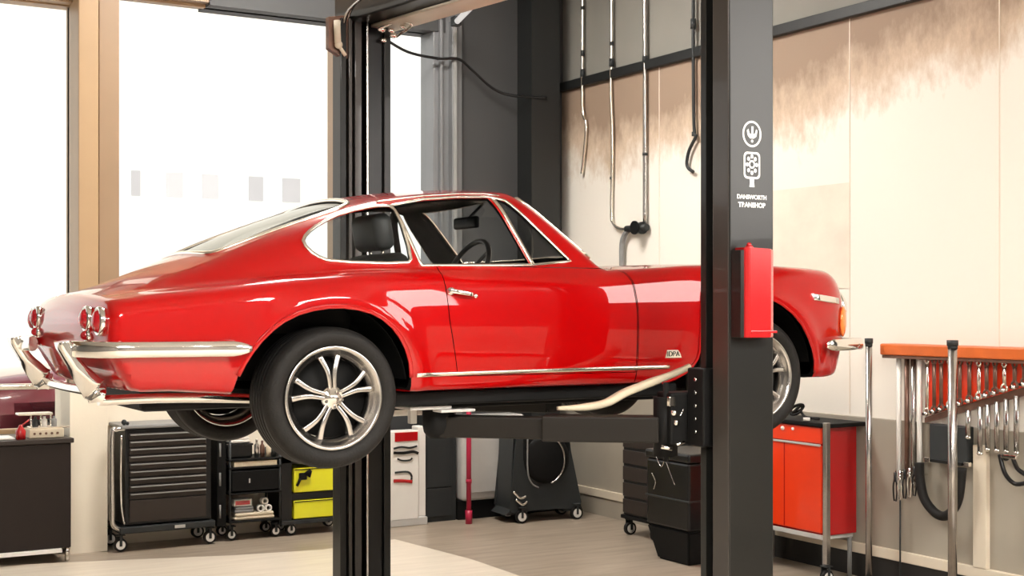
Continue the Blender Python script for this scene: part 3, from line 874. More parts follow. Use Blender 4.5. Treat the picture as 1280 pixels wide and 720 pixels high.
PW = spline([-2.2, -1.9, -1.2, 0, 1.2, 1.9, 2.2], [.62, .74, .84, .87, .84, .74, .6])
PT = spline([-2.2, -1.95, -1.5, -.8, 0, .8, 1.4, 2.0, 2.2], [.80, .95, 1.02, 1.04, 1.04, 1.0, .94, .82, .7])
def PF(x, y, z):
    ay = np.abs(y)
    t = smax(ay-PW(x)*(1-.25*np.abs(z-.62)**1.6), z-PT(x)+.05*ay**2, .12)
    t = smax(t, np.abs(x)-2.15-.08*np.abs(z-.6), .12); t = smax(t, .25-z, .05)
    g = smax((ay-(.74-(z-.95)*.42))*.9, z-(1.42-.06*ay**2-.05*x*x), .12); g = smax(g, (x-(.95-(z-.95)*1.1))*.7, .06); g = smax(g, (-1.75-x+(z-.95)*1.3)*.65, .06); g = smax(g, .8-z, .02)
    t = smin(t, g, .03)
    for cx in (-1.35, 1.32): t = np.maximum(t, np.where(ay > .55, .36-np.sqrt((x-cx)**2+(z-.32)**2), -1))
    return t
pc = thing('parked_car', 'dark red parked car seen through the left window above the bench', 'car', (3.45, 11.1, -.05), PI)
pc.scale = (1, 1, 1.28)
P, Fc = shell_points(PF, -1.2, 1.2, .62, 90, 14, 80, 0.)
me = bpy.data.meshes.new('car_body'); me.from_pydata(P.tolist(), [], [tuple(f) for f in Fc]); me.update(); bmt = bmesh.new(); bmt.from_mesh(me); bmesh.ops.recalc_face_normals(bmt, faces=bmt.faces); bmt.to_mesh(me); bmt.free(); set_normals(me, PF)
link_mesh('car_body', me, [M['maroon']], pc)
def py(x, z):
    ys = np.linspace(1.1, 0, 1200); f = PF(np.full(1200, x), ys, np.full(1200, z)); i = np.where(f < 0)[0]; return float(ys[i[0]]) if len(i) else .7
bm = bmesh.new(); sweep(bm, [(x, py(x, .84)+.004, .84) for x in np.linspace(-1.8, 1.8, 30)], rrect(.01, .018, .005, 1)); finish('side_moulding', bm, M['trim'], pc)
bm = bmesh.new()
poly = [(-1.25, 1.03), (-.78, 1.30), (.35, 1.31), (.72, 1.03)]
pts = dense(poly, .08); 
A = [bm.verts.new((x, py(x, z)+.006, z)) for x, z in pts]; bm.faces.new(A); bmesh.ops.triangulate(bm, faces=bm.faces[:])
finish('side_glass', bm, M['blackm'], pc)
for x in (-1.35, 1.32):
    for y in (-.66, .66):
        bm = bmesh.new(); lathe(bm, [(.001, -.09), (.20, -.09), (.22, -.10), (.30, -.10), (.32, -.07), (.32, .07), (.30, .1), (.001, .1)], (x, y, .32), 'y', 36)
        wl = finish('wheel', bm, M['rubber'], pc)
        bm = bmesh.new(); lathe(bm, [(.001, -.105), (.19, -.10), (.20, -.085), (.001, -.08)], (x, y, .32), 'y', 30); finish('rim', bm, M['alu'], wl)

# ------------------------------------------------------------------ THE LIFT
L = thing('car_lift', 'black two-post car lift holding up the red coupe', 'car lift', (3.4, 4.1, 0))
def LB(name, m, *bx, bev=.004, par=None, label=None):
    bm = bmesh.new()
    for q in bx: box(bm, q[0]-3.4, q[1]-3.4, q[2]-4.1, q[3]-4.1, q[4], q[5], bev=bev)
    return finish(name, bm, m, par or L, label=label)
NX0, NX1 = 3.400, 3.625
col = LB('near_column', M['lift'], (NX0, NX1, 4.10, 4.17, .0, 4.2), (NX0+.002, NX1, 4.17, 4.205, .0, 4.2), bev=.006)
LB('side_channel', M['liftg'], (NX0-.003, NX0+.03, 4.105, 4.20, .02, 4.2), par=col, bev=.003)
LB('channel_recess', M['blackm'], (NX0+.05, NX1-.04, 4.205, 4.25, .0, 4.2), par=col)
LB('channel_lip', M['lift'], (NX0+.004, NX0+.04, 4.25, 4.285, .0, 4.2), (NX1-.06, NX1-.02, 4.25, 4.285, .0, 4.2), par=col, bev=.002)
LB('base_plate', M['lift'], (NX0-.14, NX1+.14, 4.0, 4.5, .0, .018), par=col)
car_ = LB('carriage', M['blackm'], (NX0-.03, NX1-.05, 4.225, 4.33, 1.045, 1.36), (NX0-.11, NX1-.04, 4.33, 4.43, 1.05, 1.26), bev=.008)
for k in range(5):
    z = 1.105+.052*k; bm = bmesh.new(); cyl(bm, (NX0-.034-3.4, .175, z), (NX0-.026-3.4, .175, z), .007, n=8); finish('bolt', bm, M['chrome'], car_)
# arm pivot with pins and springs
bm = bmesh.new(); px, pyv = NX0-.085-3.4, 4.40-4.1
cyl(bm, (px, pyv, 1.00), (px, pyv, 1.24), .050); cyl(bm, (px-.02, pyv-.03, .98), (px-.02, pyv-.03, 1.30), .012, n=10)
piv = finish('arm_pivot', bm, M['blackm'], L)
bm = bmesh.new()
box(bm, px-.035, px-.005, pyv-.075, pyv-.055, 1.205, 1.245, .003); cyl(bm, (px-.01, pyv-.07, 1.19), (px-.01, pyv-.07, 1.17), .014, n=12); cyl(bm, (px+.0, pyv-.07, 1.15), (px+.0, pyv-.07, 1.13), .012, n=12)
for k in range(9): 
    a = k*.7; cyl(bm, (px+.03+.012*math.cos(a), pyv-.06+.012*math.sin(a), 1.10+.012*k), (px+.03+.012*math.cos(a+.7), pyv-.06+.012*math.sin(a+.7), 1.112+.012*k), .0025, n=6)
cyl(bm, (px-.06, pyv-.05, 1.045), (px-.02, pyv-.07, 1.035), .009, n=8); cyl(bm, (px+.0, pyv-.07, 1.05), (px+.04, pyv-.07, 1.06), .007, n=8)
finish('locking_gear', bm, M['chrome'], piv)
def arm(p0, p1, z0, z1, w, name='lift_arm', m=None, par=None):
    p0 = Vector((p0[0]-3.4, p0[1]-4.1, 0)); p1 = Vector((p1[0]-3.4, p1[1]-4.1, 0)); d = p1-p0; a = math.atan2(d.y, d.x)
    mt = Matrix.Translation(p0) @ Matrix.Rotation(a, 4, 'Z'); bm = bmesh.new(); box(bm, 0, d.length, -w/2, w/2, z0, z1, .008, mtx=mt)
    return finish(name, bm, m or M['arm'], par or L)
A1 = arm((3.30, 4.42), (2.93, 4.72), 1.055, 1.160, .13)
A2 = arm((2.98, 4.68), (2.60, 5.02), 1.062, 1.152, .10, 'arm_extension', par=A1)
def pad(x, y, z0, par):
    bm = bmesh.new(); x -= 3.4; y -= 4.1
    lathe(bm, [(.001, z0-.055), (.045, z0-.055), (.062, z0-.03), (.068, z0+.0), (.068, z0+.065), (.05, z0+.075), (.035, z0+.08), (.035, z0+.09), (.001, z0+.09)], (x, y, 0), 'z', 28)
    return finish('lifting_pad', bm, M['blackm'], par)
pad(2.60, 5.02, 1.112, A1)
bm = bmesh.new(); box(bm, -.99, -.80, .80, 1.02, 1.185, 1.20, .004); box(bm, -.93, -.90, .92, .95, 1.12, 1.19, .003); box(bm, -.86, -.70, .78, .86, 1.172, 1.184, .004)
finish('pad_bracket', bm, M['lgrey'], A1)
A3 = arm((3.42, 4.42), (3.95, 4.95), 1.055, 1.16, .13); pad(3.95, 4.95, 1.112, A3)
A4 = arm((3.02, 6.58), (2.62, 5.95), 1.055, 1.16, .13); pad(2.62, 5.95, 1.112, A4)
A5 = arm((3.12, 6.58), (3.75, 5.98), 1.055, 1.16, .13); pad(3.75, 5.98, 1.112, A5)
# far column
FX0, FX1 = 2.90, 3.20
fc = LB('far_column', M['lift'], (FX0, FX0+.035, 6.75, 6.86, 0, 3.17), (FX0+.03, FX1-.03, 6.84, 6.90, 0, 3.17), (FX1-.04, FX1, 6.75, 6.86, 0, 3.17), bev=.004)
LB('highlight_rib', M['liftg'], (FX0+.045, FX0+.065, 6.74, 6.84, 0, 3.17), (FX0+.09, FX0+.13, 6.76, 6.84, 0, 3.17), par=fc, bev=.003)  # grey ribs imitate reflections running down the column
LB('highlight_strip', M['alu'], (FX0+.150, FX0+.162, 6.74, 6.76, 0, 3.16), par=fc, bev=.003)  # bright strip imitates a line of light reflected on the column
LB('column_cover', M['black'], (FX0+.165, FX1-.04, 6.77, 6.86, 0, 3.17), par=fc, bev=.003)
LB('carriage', M['blackm'], (FX0+.02, FX1-.01, 6.55, 6.76, 1.04, 1.32), bev=.008)
LB('base_plate', M['lift'], (FX0-.1, FX1+.1, 6.5, 7.05, 0, .018), par=fc)
# overhead crossbar from the far column towards the near one, with hoses
bm = bmesh.new()
def O_(x, y, z): return Vector((x-3.4, y-4.1, z))
sweep(bm, [O_(3.06, 6.92, 3.27), O_(3.50, 4.0, 3.27)], rrect(.13, .11, .01, 2))
cb = finish('crossbar', bm, M['lift'], L)
bm = bmesh.new(); sweep(bm, [O_(3.17, 6.80, 3.150), O_(3.55, 4.3, 3.150)], rrect(.085, .010, .004, 1)); finish('lit_underside', bm, M['strip'], cb)  # pale plate stands in for light on the crossbar's underside
bm = bmesh.new()
for k in range(4): tube(bm, [O_(2.93+.02*k, 6.80, 3.10+.02*k), O_(2.92+.03*k, 6.6, 3.22+.03*k), O_(2.99+.035*k, 5.8, 3.30+.02*k), O_(3.3+.03*k, 4.2, 3.33)], .009, 8)
finish('hydraulic_hose', bm, M['alu'], cb)
bm = bmesh.new()
for q in ((3.12, 6.70, 3.12, .02), (3.16, 6.66, 3.11, .016), (3.19, 6.70, 3.095, .018), (3.15, 6.74, 3.07, .015), (3.21, 6.62, 3.13, .014)): ball(bm, O_(*q[:3]), q[3], (1.3, 1, .9), 10)
tube(bm, [O_(3.10, 6.7, 3.12), O_(3.17, 6.62, 3.15), O_(3.23, 6.55, 3.13), O_(3.21, 6.7, 3.09)], .008, 8)
finish('hose_coupling', bm, M['chrome'], cb)
# bracket with a cylinder beside the head of the far column
bm = bmesh.new(); prism(bm, [(2.835-3.4, 3.17), (2.945-3.4, 3.19), (2.945-3.4, 2.955), (2.925-3.4, 2.95), (2.835-3.4, 3.0)], 'y', 6.76-4.1, 6.80-4.1)
br = finish('release_bracket', bm, M['wood'], fc)
bm = bmesh.new(); cyl(bm, O_(2.875, 6.74, 3.15), O_(2.88, 6.74, 3.03), .018); ball(bm, O_(2.885, 6.74, 3.02), .022, n=12); cyl(bm, O_(2.89, 6.74, 3.01), O_(2.925, 6.74, 2.965), .010)
finish('release_cylinder', bm, M['strip'], br)

# emblem and lettering on the near column
LX, LY = 3.512-3.4, 4.10-4.1-.0015
def ZP(y): return 1.6+(385-y)*5.29/1685
em = bpy.data.objects.new('emblem', None)
bm = bmesh.new()
def flat_ring(cx, cz, rx, rz, w, n=40, y=LY):
    a = []; b = []
    for i in range(n):
        t = 2*PI*i/n; a.append(bm.verts.new((cx+rx*math.cos(t), y, cz+rz*math.sin(t)))); b.append(bm.verts.new((cx+(rx-w)*math.cos(t), y, cz+(rz-w)*math.sin(t))))
    for i in range(n): bm.faces.new((a[i], a[(i+1) % n], b[(i+1) % n], b[i]))
def flat_poly(ps, y=LY): bm.faces.new([bm.verts.new((x, y, z)) for x, z in ps])
def rr_outline(cx, cz, hx, hz, r, n=5): return [(cx+a, cz+b) for a, b in rrect(hx, hz, r, n)]
ez = ZP(166.5); flat_ring(LX, ez, .048, .052, .008)
# hand-like mark in the ring: a cup with three prongs and a dot
flat_poly([(LX-.026, ez+.012), (LX-.018, ez+.020), (LX-.012, ez+.002), (LX-.004, ez-.002), (LX-.002, ez+.030), (LX+.008, ez+.030), (LX+.007, ez-.002), (LX+.016, ez+.004), (LX+.022, ez+.020), (LX+.028, ez+.014), (LX+.022, ez-.010), (LX+.008, ez-.018), (LX-.010, ez-.018), (LX-.022, ez-.006)])
flat_poly([(LX+.006*math.cos(2*PI*i/10)+.001, ez-.028+.006*math.sin(2*PI*i/10)) for i in range(10)])
gz = ZP(206)
o_ = rr_outline(LX, gz, .042, .053, .018); i_ = rr_outline(LX, gz, .034, .045, .014)
A = [bm.verts.new((x, LY, z)) for x, z in o_]; Bq = [bm.verts.new((x, LY, z)) for x, z in i_]
for k in range(len(A)): bm.faces.new((A[k], A[(k+1) % len(A)], Bq[(k+1) % len(A)], Bq[k]))
flat_ring(LX, gz+.004, .016, .017, .007, 20)
for k in range(8):
    t = 2*PI*k/8; cx, cz = LX+.024*math.cos(t), gz+.003+.032*math.sin(t)
    flat_poly([(cx+.0075*math.cos(2*PI*i/8), cz+.0085*math.sin(2*PI*i/8)) for i in range(8)])
flat_poly([(LX-.012, gz-.055), (LX+.012, gz-.055), (LX+.010, gz-.066), (LX+.013, gz-.085), (LX-.013, gz-.085), (LX-.010, gz-.066)])
finish('emblem', bm, M['wprint'], col)
RX = Matrix.Rotation(PI/2, 4, 'X')
text_obj('lettering', 'DANSWORTH', .0235, Matrix.Translation((LX, LY+.0005, ZP(246))) @ RX, M['wprint'], col, .0006, bold=.0006)
text_obj('lettering', 'TRANSHOP', .0265, Matrix.Translation((LX, LY+.0005, ZP(256))) @ RX, M['wprint'], col, .0006, bold=.0010)

# red control box on the near column
cbx = thing('control_box', 'red box with a faceted front on the near black lift column', 'box', (3.49, 4.10, 1.49))
bm = bmesh.new(); z0, z1 = -.005, .345
prism(bm, [(-.066, -.001), (.09, -.001), (.09, -.050), (.055, -.075), (-.052, -.075), (-.066, -.060)], 'z', z0, z1)
bmesh.ops.bevel(bm, geom=[e for e in bm.edges], offset=.003, segments=2, affect='EDGES')
for v in bm.verts:
    if v.co.z > .3: v.co.z -= .06*max(0, (v.co.x+.02))*.8
bx_ = finish('cover', bm, M['redb'], cbx)
B('back_plate', M['lift'], cbx, (-.085, -.066, -.06, -.001, -.005, .335), bev=.003)
bm = bmesh.new(); cyl(bm, (-.03, -.045, .34), (-.03, -.045, .352), .016); ball(bm, (-.03, -.045, .356), .010)
finish('knob', bm, M['redb'], cbx)
B('latch', M['redb'], cbx, (-.045, .085, -.079, -.074, .012, .022), bev=.002)

# cream padded strip lying from arm to sill
bm = bmesh.new()
pp = [(2.985, 4.70, 1.185), (3.08, 4.66, 1.188), (3.17, 4.62, 1.205), (3.25, 4.60, 1.245), (3.33, 4.58, 1.275), (3.40, 4.56, 1.30), (3.46, 4.53, 1.325), (3.52, 4.50, 1.355)]
sweep(bm, smooth_path(pp, 6), rrect(.030, .015, .012, 3), scale=lambda t: min(1, .5+3*t)*(1 if t < .7 else 1-.8*(t-.7)))
s_ = finish('padded_strap', bm, M['cream'], None); tag(s_, 'cream padded strap draped along the lift arm under the sill', 'strap')

# ------------------------------------------------------------------ CARTS, BENCH, TOOLS
def caster(parent, x, y, r=.045, z=None):
    bm = bmesh.new(); cyl(bm, (x, y-.014, r), (x, y+.014, r), r, n=24)
    c = finish('caster', bm, M['rubber'], parent)
    bm = bmesh.new(); cyl(bm, (x, y-.018, r), (x, y-.012, r), r*.7, n=16); cyl(bm, (x, y+.012, r), (x, y+.018, r), r*.7, n=16)
    finish('wheel_hub', bm, M['white'], c)
    bm = bmesh.new(); box(bm, x-.009, x+.009, y-.024, y-.019, r*.8, r*2+.022, .002); box(bm, x-.022, x+.022, y+.019, y+.024, r*.7, r*2+.022, .002); box(bm, x-.028, x+.028, y-.026, y+.026, r*2+.018, r*2+.024, .002)
    finish('fork', bm, M['dgrey'], c)

# --- drawer cabinet on casters (front at y = 0, facing the camera)
t = thing('tool_cabinet', 'dark grey roller cabinet with many slim drawers beside the cream pillar', 'tool cabinet', (2.24, 8.88, .006))
B('body', M['black'], t, (.06, .64, .02, .34, .165, .80), bev=.008)
B('top', M['grey'], t, (.03, .62, .0, .34, .80, .825), bev=.008)
dz = (.775-.335)/9
for k in range(9):
    z0 = .335+dz*k
    d = B('drawer', M['drawer'], t, (.085, .60, .004, .03, z0+.003, z0+dz-.006), bev=.004)
    B('handle', M['grey'], d, (.09, .595, -.008, .004, z0+dz-.018, z0+dz-.010), bev=.002)
B('deep_drawer', M['drawer'], t, (.085, .60, .004, .03, .185, .330), bev=.005)
B('base_frame', M['dgrey'], t, (.02, .66, -.01, .34, .115, .160), bev=.008)
B('name_plate', M['lgrey'], t, (.38, .45, -.014, -.009, .128, .148), bev=.001)
T('push_handle', M['alu'], t, [(.06, .03, .80), (-.0, .03, .795), (-.02, .03, .76), (-.02, .03, .3), (-.015, .03, .18), (.03, .03, .14)], .017, 12)
T('side_rail', M['chrome'], t, [(.035, .015, .76), (.03, .01, .5), (.035, .012, .3), (.05, .0, .18)], .007, 8)
bm = bmesh.new(); ball(bm, (.055, .03, .845), .018, n=12); cyl(bm, (.055, .03, .82), (.055, .03, .86), .009); ball(bm, (.08, .04, .835), .012, n=10)
finish('clamp', bm, M['dgrey'], t)
for x in (.03, .63):
    for y in (.03, .30): caster(t, x, y, .043)

# --- open shelf trolley
t = thing('shelf_trolley', 'black open shelf trolley with supplies, between drawer cabinet and yellow boxes', 'trolley', (2.98, 8.93, .006))
for x, y in ((.04, .0), (.40, .0), (.04, .28), (.40, .28)): Cy('post', M['dgrey'], t, ((x, y, .08), (x, y, .72 if x < .2 else .60), .008), n=10)
for z in (.13, .325, .50, .555): B('shelf', M['blackm'], t, (.03, .41, -.01, .29, z-.012, z), bev=.003)
B('closed_drawer', M['blackm'], t, (.05, .39, -.012, .26, .335, .475), bev=.006)
B('latch_plate', M['lgrey'], t, (.17, .18, -.016, -.011, .39, .42), bev=.001)
for z in (.2, .42, .62): Cy('side_bar', M['grey'], t, ((-.03, .0, z-.04), (-.03, .0, z+.05), .007), n=8)
B('side_panel', M['blackm'], t, (-.045, .02, .02, .28, .1, .70), bev=.004)
for x in (.06, .38): caster(t, x, .04, .036); caster(t, x, .24, .036)
X0, Y0 = 2.98, 8.93
def item(name, bmf, m, label, cat, loc, group=None, rz=0.):
    bm = bmesh.new(); bmf(bm); o = finish(name, bm, m, None); o.location = loc; o.rotation_euler = (0, 0, rz); tag(o, label, cat, group); return o
def folded(w, d, n, h): 
    def f(bm):
        for k in range(n): box(bm, -w/2+.006*(k % 2), w/2-.004*k, 0, d, h*k, h*k+h*1.05, h*.45, seg=3)
        for q in bm.faces: q.smooth = True
    return f
def bottle(r, h, neck=True):
    def f(bm): lathe(bm, [(.001, 0), (r, 0), (r, h*.68), (r*.45, h*.8), (r*.42, h*.92), (r*.5, h*.92), (r*.5, h), (.001, h)], (0, 0, 0), 'z', 16)
    return f
item('towel_stack', folded(.15, .12, 3, .022), M['white'], 'folded white cloths on top of the open shelf trolley', 'cloth', (X0+.13, Y0+.06, .665))
item('storage_tin', lambda bm: (box(bm, -.09, .09, 0, .14, 0, .10, .01), box(bm, -.094, .094, -.004, .144, .085, .10, .004)), M['black'], 'black box under the white cloths on the shelf trolley', 'box', (X0+.13, Y0+.05, .5625))
for k, (x, h, m_, lb) in enumerate(((.245, .125, 'alu', 'silver spray can beside the black box on the shelf trolley'), (.285, .115, 'wood', 'brown bottle on the shelf trolley, between silver and cream ones'), (.33, .10, 'cream', 'cream bottle at the right end of the trolley top shelf'), (.37, .085, 'dgrey', 'small dark grey bottle by the right post of the shelf trolley'))):
    item('bottle', bottle(.017, h), M[m_], lb, 'bottle', (X0+x, Y0+.04, .5625), 'bottles on the trolley')
item('parts_carton', lambda bm: (box(bm, -.155, .155, 0, .16, 0, .036, .003), [box(bm, -.14+.045*k, -.12+.045*k, -.002, .0, .01, .026, 0) for k in range(7)]), M['cream'], 'flat cream carton on the narrow second shelf of the trolley', 'carton', (X0+.225, Y0, .5065))
item('rag_pile', lambda bm: (folded(.29, .15, 2, .024)(bm)), M['cream'], 'cream folded rags on the bottom shelf of the trolley', 'rags', (X0+.22, Y0+.01, .1365))
item('rag_pile', lambda bm: (folded(.14, .12, 2, .020)(bm)), M['grey'], 'grey folded rags on the cream ones at the trolley bottom', 'rags', (X0+.15, Y0+.02, .187))
cn = item('wipes_box', lambda bm: box(bm, -.065, .065, 0, .1, 0, .05, .006), M['white'], 'white and red pack on the grey rags at the trolley bottom', 'box', (X0+.14, Y0+.02, .232))
B('pack_band', M['redb'], cn, (-.055, .05, -.003, .0, .012, .04), bev=.0005)
for k, (x, z) in enumerate(((.27, .207), (.325, .207), (.298, .257))):
    item('tape_roll', lambda bm: lathe(bm, [(.015, 0), (.026, 0), (.026, .04), (.015, .04)], (0, 0, 0), 'y', 20, closed=True), M['white'], ['white roll on the cream rags, left of the two lower rolls', 'white roll on the cream rags, right of the two lower rolls', 'white roll lying on top of the two lower rolls in the trolley'][k], 'roll', (X0+x, Y0+.02, z+.0), 'white rolls in the trolley')

# --- trolley with two yellow boxes
t = thing('case_trolley', 'black trolley frame carrying two yellow drawers, left of far lift column', 'trolley', (3.42, 8.93, .006))
B('frame_side', M['black'], t, (-.03, .05, .0, .28, .10, .56), bev=.006); B('frame_side', M['black'], t, (.445, .475, .0, .28, .10, .56), bev=.006)
B('frame_top', M['black'], t, (-.03, .475, .0, .28, .50, .56), bev=.006); B('frame_middle', M['black'], t, (.05, .445, .01, .28, .243, .292), bev=.004); B('frame_base', M['dgrey'], t, (-.03, .475, -.012, .28, .075, .105), bev=.004)
for z0, z1 in ((.110, .238), (.296, .465)):
    d = B('drawer', M['yellow'], t, (.065, .435, .0, .26, z0, z1), bev=.006)
    B('latch', M['dgrey'], d, (.395, .405, -.006, .0, z1-.045, z1-.02), bev=.001)
    B('edge_rail', M['blackm'], d, (.068, .432, -.005, .0, z1-.010, z1-.004), bev=.001)
for x in (.05, .42): caster(t, x, .03, .038); caster(t, x, .24, .038)
def glove(bm):
    box(bm, -.03, .03, -.012, .006, -.02, .03, .012, seg=3)
    for k, (a, l) in enumerate(((0, .055), (12, .062), (24, .058), (36, .05))):
        r = math.radians(a+25); p = Vector((.01+.012*k, -.006, .02-.008*k)); cyl(bm, p, p+Vector((math.cos(r)*l*.6, -.002, math.sin(r)*l)), .009, .007, n=8)
    cyl(bm, (-.02, -.004, -.01), (-.045, -.004, -.06), .012, .009, n=8)
item('glove', glove, M['blackm'], 'black work glove hanging over the upper yellow drawer', 'glove', (3.42+.125, 8.918, .405+.006))

# --- dark bench at the left edge with things on it
t = thing('workbench', 'dark brown workbench cabinet left of the cream pillar', 'workbench', (1.0, 8.72, .006))
B('cabinet', M['bench'], t, (-.9, .92, .02, .48, .085, .745), bev=.006); B('worktop', M['drawer'], t, (-.92, .935, .0, .49, .745, .775), bev=.006)
B('base_rail', M['white'], t, (-.9, .86, -.005, .03, .060, .084), bev=.003)
for x in (.90, -.88): Cy('leg', M['chrome'], t, ((x, .04, .0), (x, .04, .10), .014), n=12)
for q in (.3, -.3): B('door_gap', M['blackm'], t, (q, q+.004, .017, .021, .10, .74), bev=0)
bx0 = (1.62, 8.79, .7815)
o = thing('parts_tray', 'tan cardboard tray of fittings on the dark workbench', 'tray', (1.78, 8.80, .7825))
B('tray_body', M['cream'], o, (-.10, .11, 0, .12, 0, .055), bev=.004)
for k in range(5): 
    bm = bmesh.new(); cyl(bm, (-.07+.035*k, -.002, .028), (-.07+.035*k, .002, .028), .008, n=10); finish('rivet', bm, M['wood'], o)
o = thing('display_rack', 'small chrome rack standing over the cardboard tray', 'rack', (1.73, 8.84, .8385))
B('top_shelf', M['trim'], o, (-.11, .10, 0, .10, .085, .10), bev=.004); B('lower_shelf', M['trim'], o, (-.04, .20, -.01, .10, 0, .012), bev=.004)
for x in (-.03, .03, .09): Cy('upright', M['chrome'], o, ((x, .02, .010), (x, .02, .09), .005), n=8)
for k, (x, m_) in enumerate(((-.0, 'dgrey'), (.055, 'white'), (.115, 'grey'))):
    item('jar', bottle(.018, .06), M[m_], ['dark grey jar in the small chrome rack', 'white jar in the middle of the small chrome rack', 'mid grey jar at the right end of the small chrome rack'][k], 'jar', (1.73+x, 8.85+.03, .8515))
item('oil_can', lambda bm: (lathe(bm, [(.001, 0), (.030, 0), (.032, .05), (.012, .08), (.010, .09), (.001, .09)], (0, 0, 0), 'z', 20), cyl(bm, (0, 0, .08), (.05, -.01, .12), .005, n=8)), M['redb'], 'small red oil can on the workbench left of the tray', 'oil can', (1.625, 8.79, .7825))
item('paper_sheet', lambda bm: box(bm, -.09, .09, 0, .2, 0, .012, .004), M['white'], 'white booklet at the left edge of the workbench', 'booklet', (1.50, 8.78, .7825))

# --- items along the back wall under the car
t = thing('leaflet_stand', 'white printed stand with red header behind the far lift column', 'stand', (4.22, 8.90, .0))
B('panel', M['white'], t, (.0, .225, .0, .12, .045, .70), bev=.006); B('side_box', M['white'], t, (.235, .30, .03, .14, .06, .725), bev=.008); B('foot', M['lgrey'], t, (.0, .30, .0, .16, .0, .06), bev=.006)
B('header', M['redb'], t, (.03, .215, -.006, .0, .625, .69), bev=.001)
def swsh(pts, r=.007): 
    bm = bmesh.new(); sweep(bm, smooth_path([(x, -.004, z) for x, z in pts], 5), rrect(r*.4, r, .001, 1)); return bm
finish('print_mark', swsh([(.02, .575), (.08, .585), (.15, .575), (.21, .585)]), M['dgrey'], t); finish('print_mark', swsh([(.02, .545), (.10, .540), (.18, .545), (.22, .53)], .010), M['blackm'], t)
finish('print_mark', swsh([(.05, .50), (.09, .485), (.15, .485), (.17, .50)], .006), M['dgrey'], t); finish('print_mark', swsh([(.03, .40), (.13, .40), (.165, .37), (.16, .33)], .007), M['dgrey'], t)
finish('print_mark', swsh([(.02, .34), (.10, .335), (.17, .325)], .012), M['redb'], t)
t = thing('wall_cabinet', 'tall dark slate cabinet between white stand and pale cabinet', 'cabinet', (4.53, 8.98, 0))
B('body', M['dgrey'], t, (.0, .27, .0, .22, .0, 1.0), bev=.006); B('door', M['dgrey'], t, (.01, .225, -.012, .0, .26, .98), bev=.004); B('lower_door', M['dgrey'], t, (.01, .225, -.012, .0, .04, .25), bev=.004)
t = thing('pale_cabinet', 'pale grey rounded cabinet on a black plinth, behind the crimson pole', 'cabinet', (4.83, 8.95, 0))
B('plinth', M['blackm'], t, (-.02, .62, .02, .22, 0, .14), bev=.004); 
bm = bmesh.new(); box(bm, .0, .56, -.01, .22, .14, .78, .03, seg=4); finish('body', bm, M['lgrey'], t, smooth=True)
B('panel', M['lgrey'], t, (.04, .52, -.022, -.008, .20, .76), bev=.006)
t = thing('support_pole', 'thin crimson pole standing before the pale grey cabinet', 'pole', (4.80, 8.78, 0))
Cy('pole', M['magenta'], t, ((0, 0, .02), (0, 0, 1.12), .018)); Cy('foot', M['magenta'], t, ((0, 0, 0), (0, 0, .10), .026)); Cy('collar', M['magenta'], t, ((0, 0, .30), (0, 0, .33), .022))

# --- wheeled hose-reel machine
t = thing('extractor_unit', 'dark grey wheeled machine with a round black drum, near the corner', 'machine', (5.08, 8.62, 0), math.radians(-6))
prof = [(-.05, .06), (.0, .10), (.02, .64), (.06, .70), (.44, .70), (.48, .64), (.56, .12), (.60, .06), (.44, .06), (.40, .105), (.16, .105), (.12, .06)]
bm = bmesh.new(); prism(bm, prof, 'y', .0, .30); bmesh.ops.bevel(bm, geom=[e for e in bm.edges if abs(e.verts[0].co.y-e.verts[1].co.y) < .01], offset=.018, segments=3, affect='EDGES')
for f in bm.faces: f.smooth = True
bd = finish('body', bm, M['dgrey'], t, smooth=True)
bm = bmesh.new(); lathe(bm, [(.001, -.03), (.15, -.03), (.185, -.015), (.19, .02), (.001, .02)], (.28, .0, .47), 'y', 48); box(bm, .09, .47, -.012, .01, .46, .68, .01); finish('drum', bm, M['blackm'], t)
bm = bmesh.new(); ar = [(.27+.145*math.cos(a), -.036, .46+.175*math.sin(a)) for a in np.linspace(-1.35, 1.45, 20)]; tube(bm, ar, .007, 8, k=1); finish('drum_highlight', bm, M['alu'], t)  # bright arc imitates the highlight around the drum
bm = bmesh.new(); tube(bm, [(.11, -.035, .64), (.11, -.035, .40), (.14, -.035, .30), (.20, -.035, .26)], .006, 8); finish('side_tube', bm, M['grey'], t)
bm = bmesh.new(); tube(bm, [(.0, -.02, .24), (.05, -.03, .19), (.10, -.02, .2)], .01, 8); tube(bm, [(.02, -.02, .18), (.07, -.03, .14), (.11, -.02, .16)], .01, 8); finish('hose_end', bm, M['chrome'], t)
for x in (.07, .53): caster(t, x, -.01, .048); caster(t, x, .25, .048)

# --- dark cart by the right wall
t = thing('drawer_cart', 'dark narrow drawer cart at the right wall, left of the waste bin', 'cart', (5.52, 7.42, 0))
B('body', M['dgrey'], t, (.0, .30, .02, .40, .14, .76), bev=.008)
for k in range(5): B('drawer', M['drawer'], t, (-.012, .0, .03, .39, .16+.115*k, .255+.115*k), bev=.003)
B('frame', M['blackm'], t, (-.01, .30, .0, .42, .115, .14), bev=.004)
for x in (.03, .26): caster(t, x, .05, .045); caster(t, x, .36, .045)

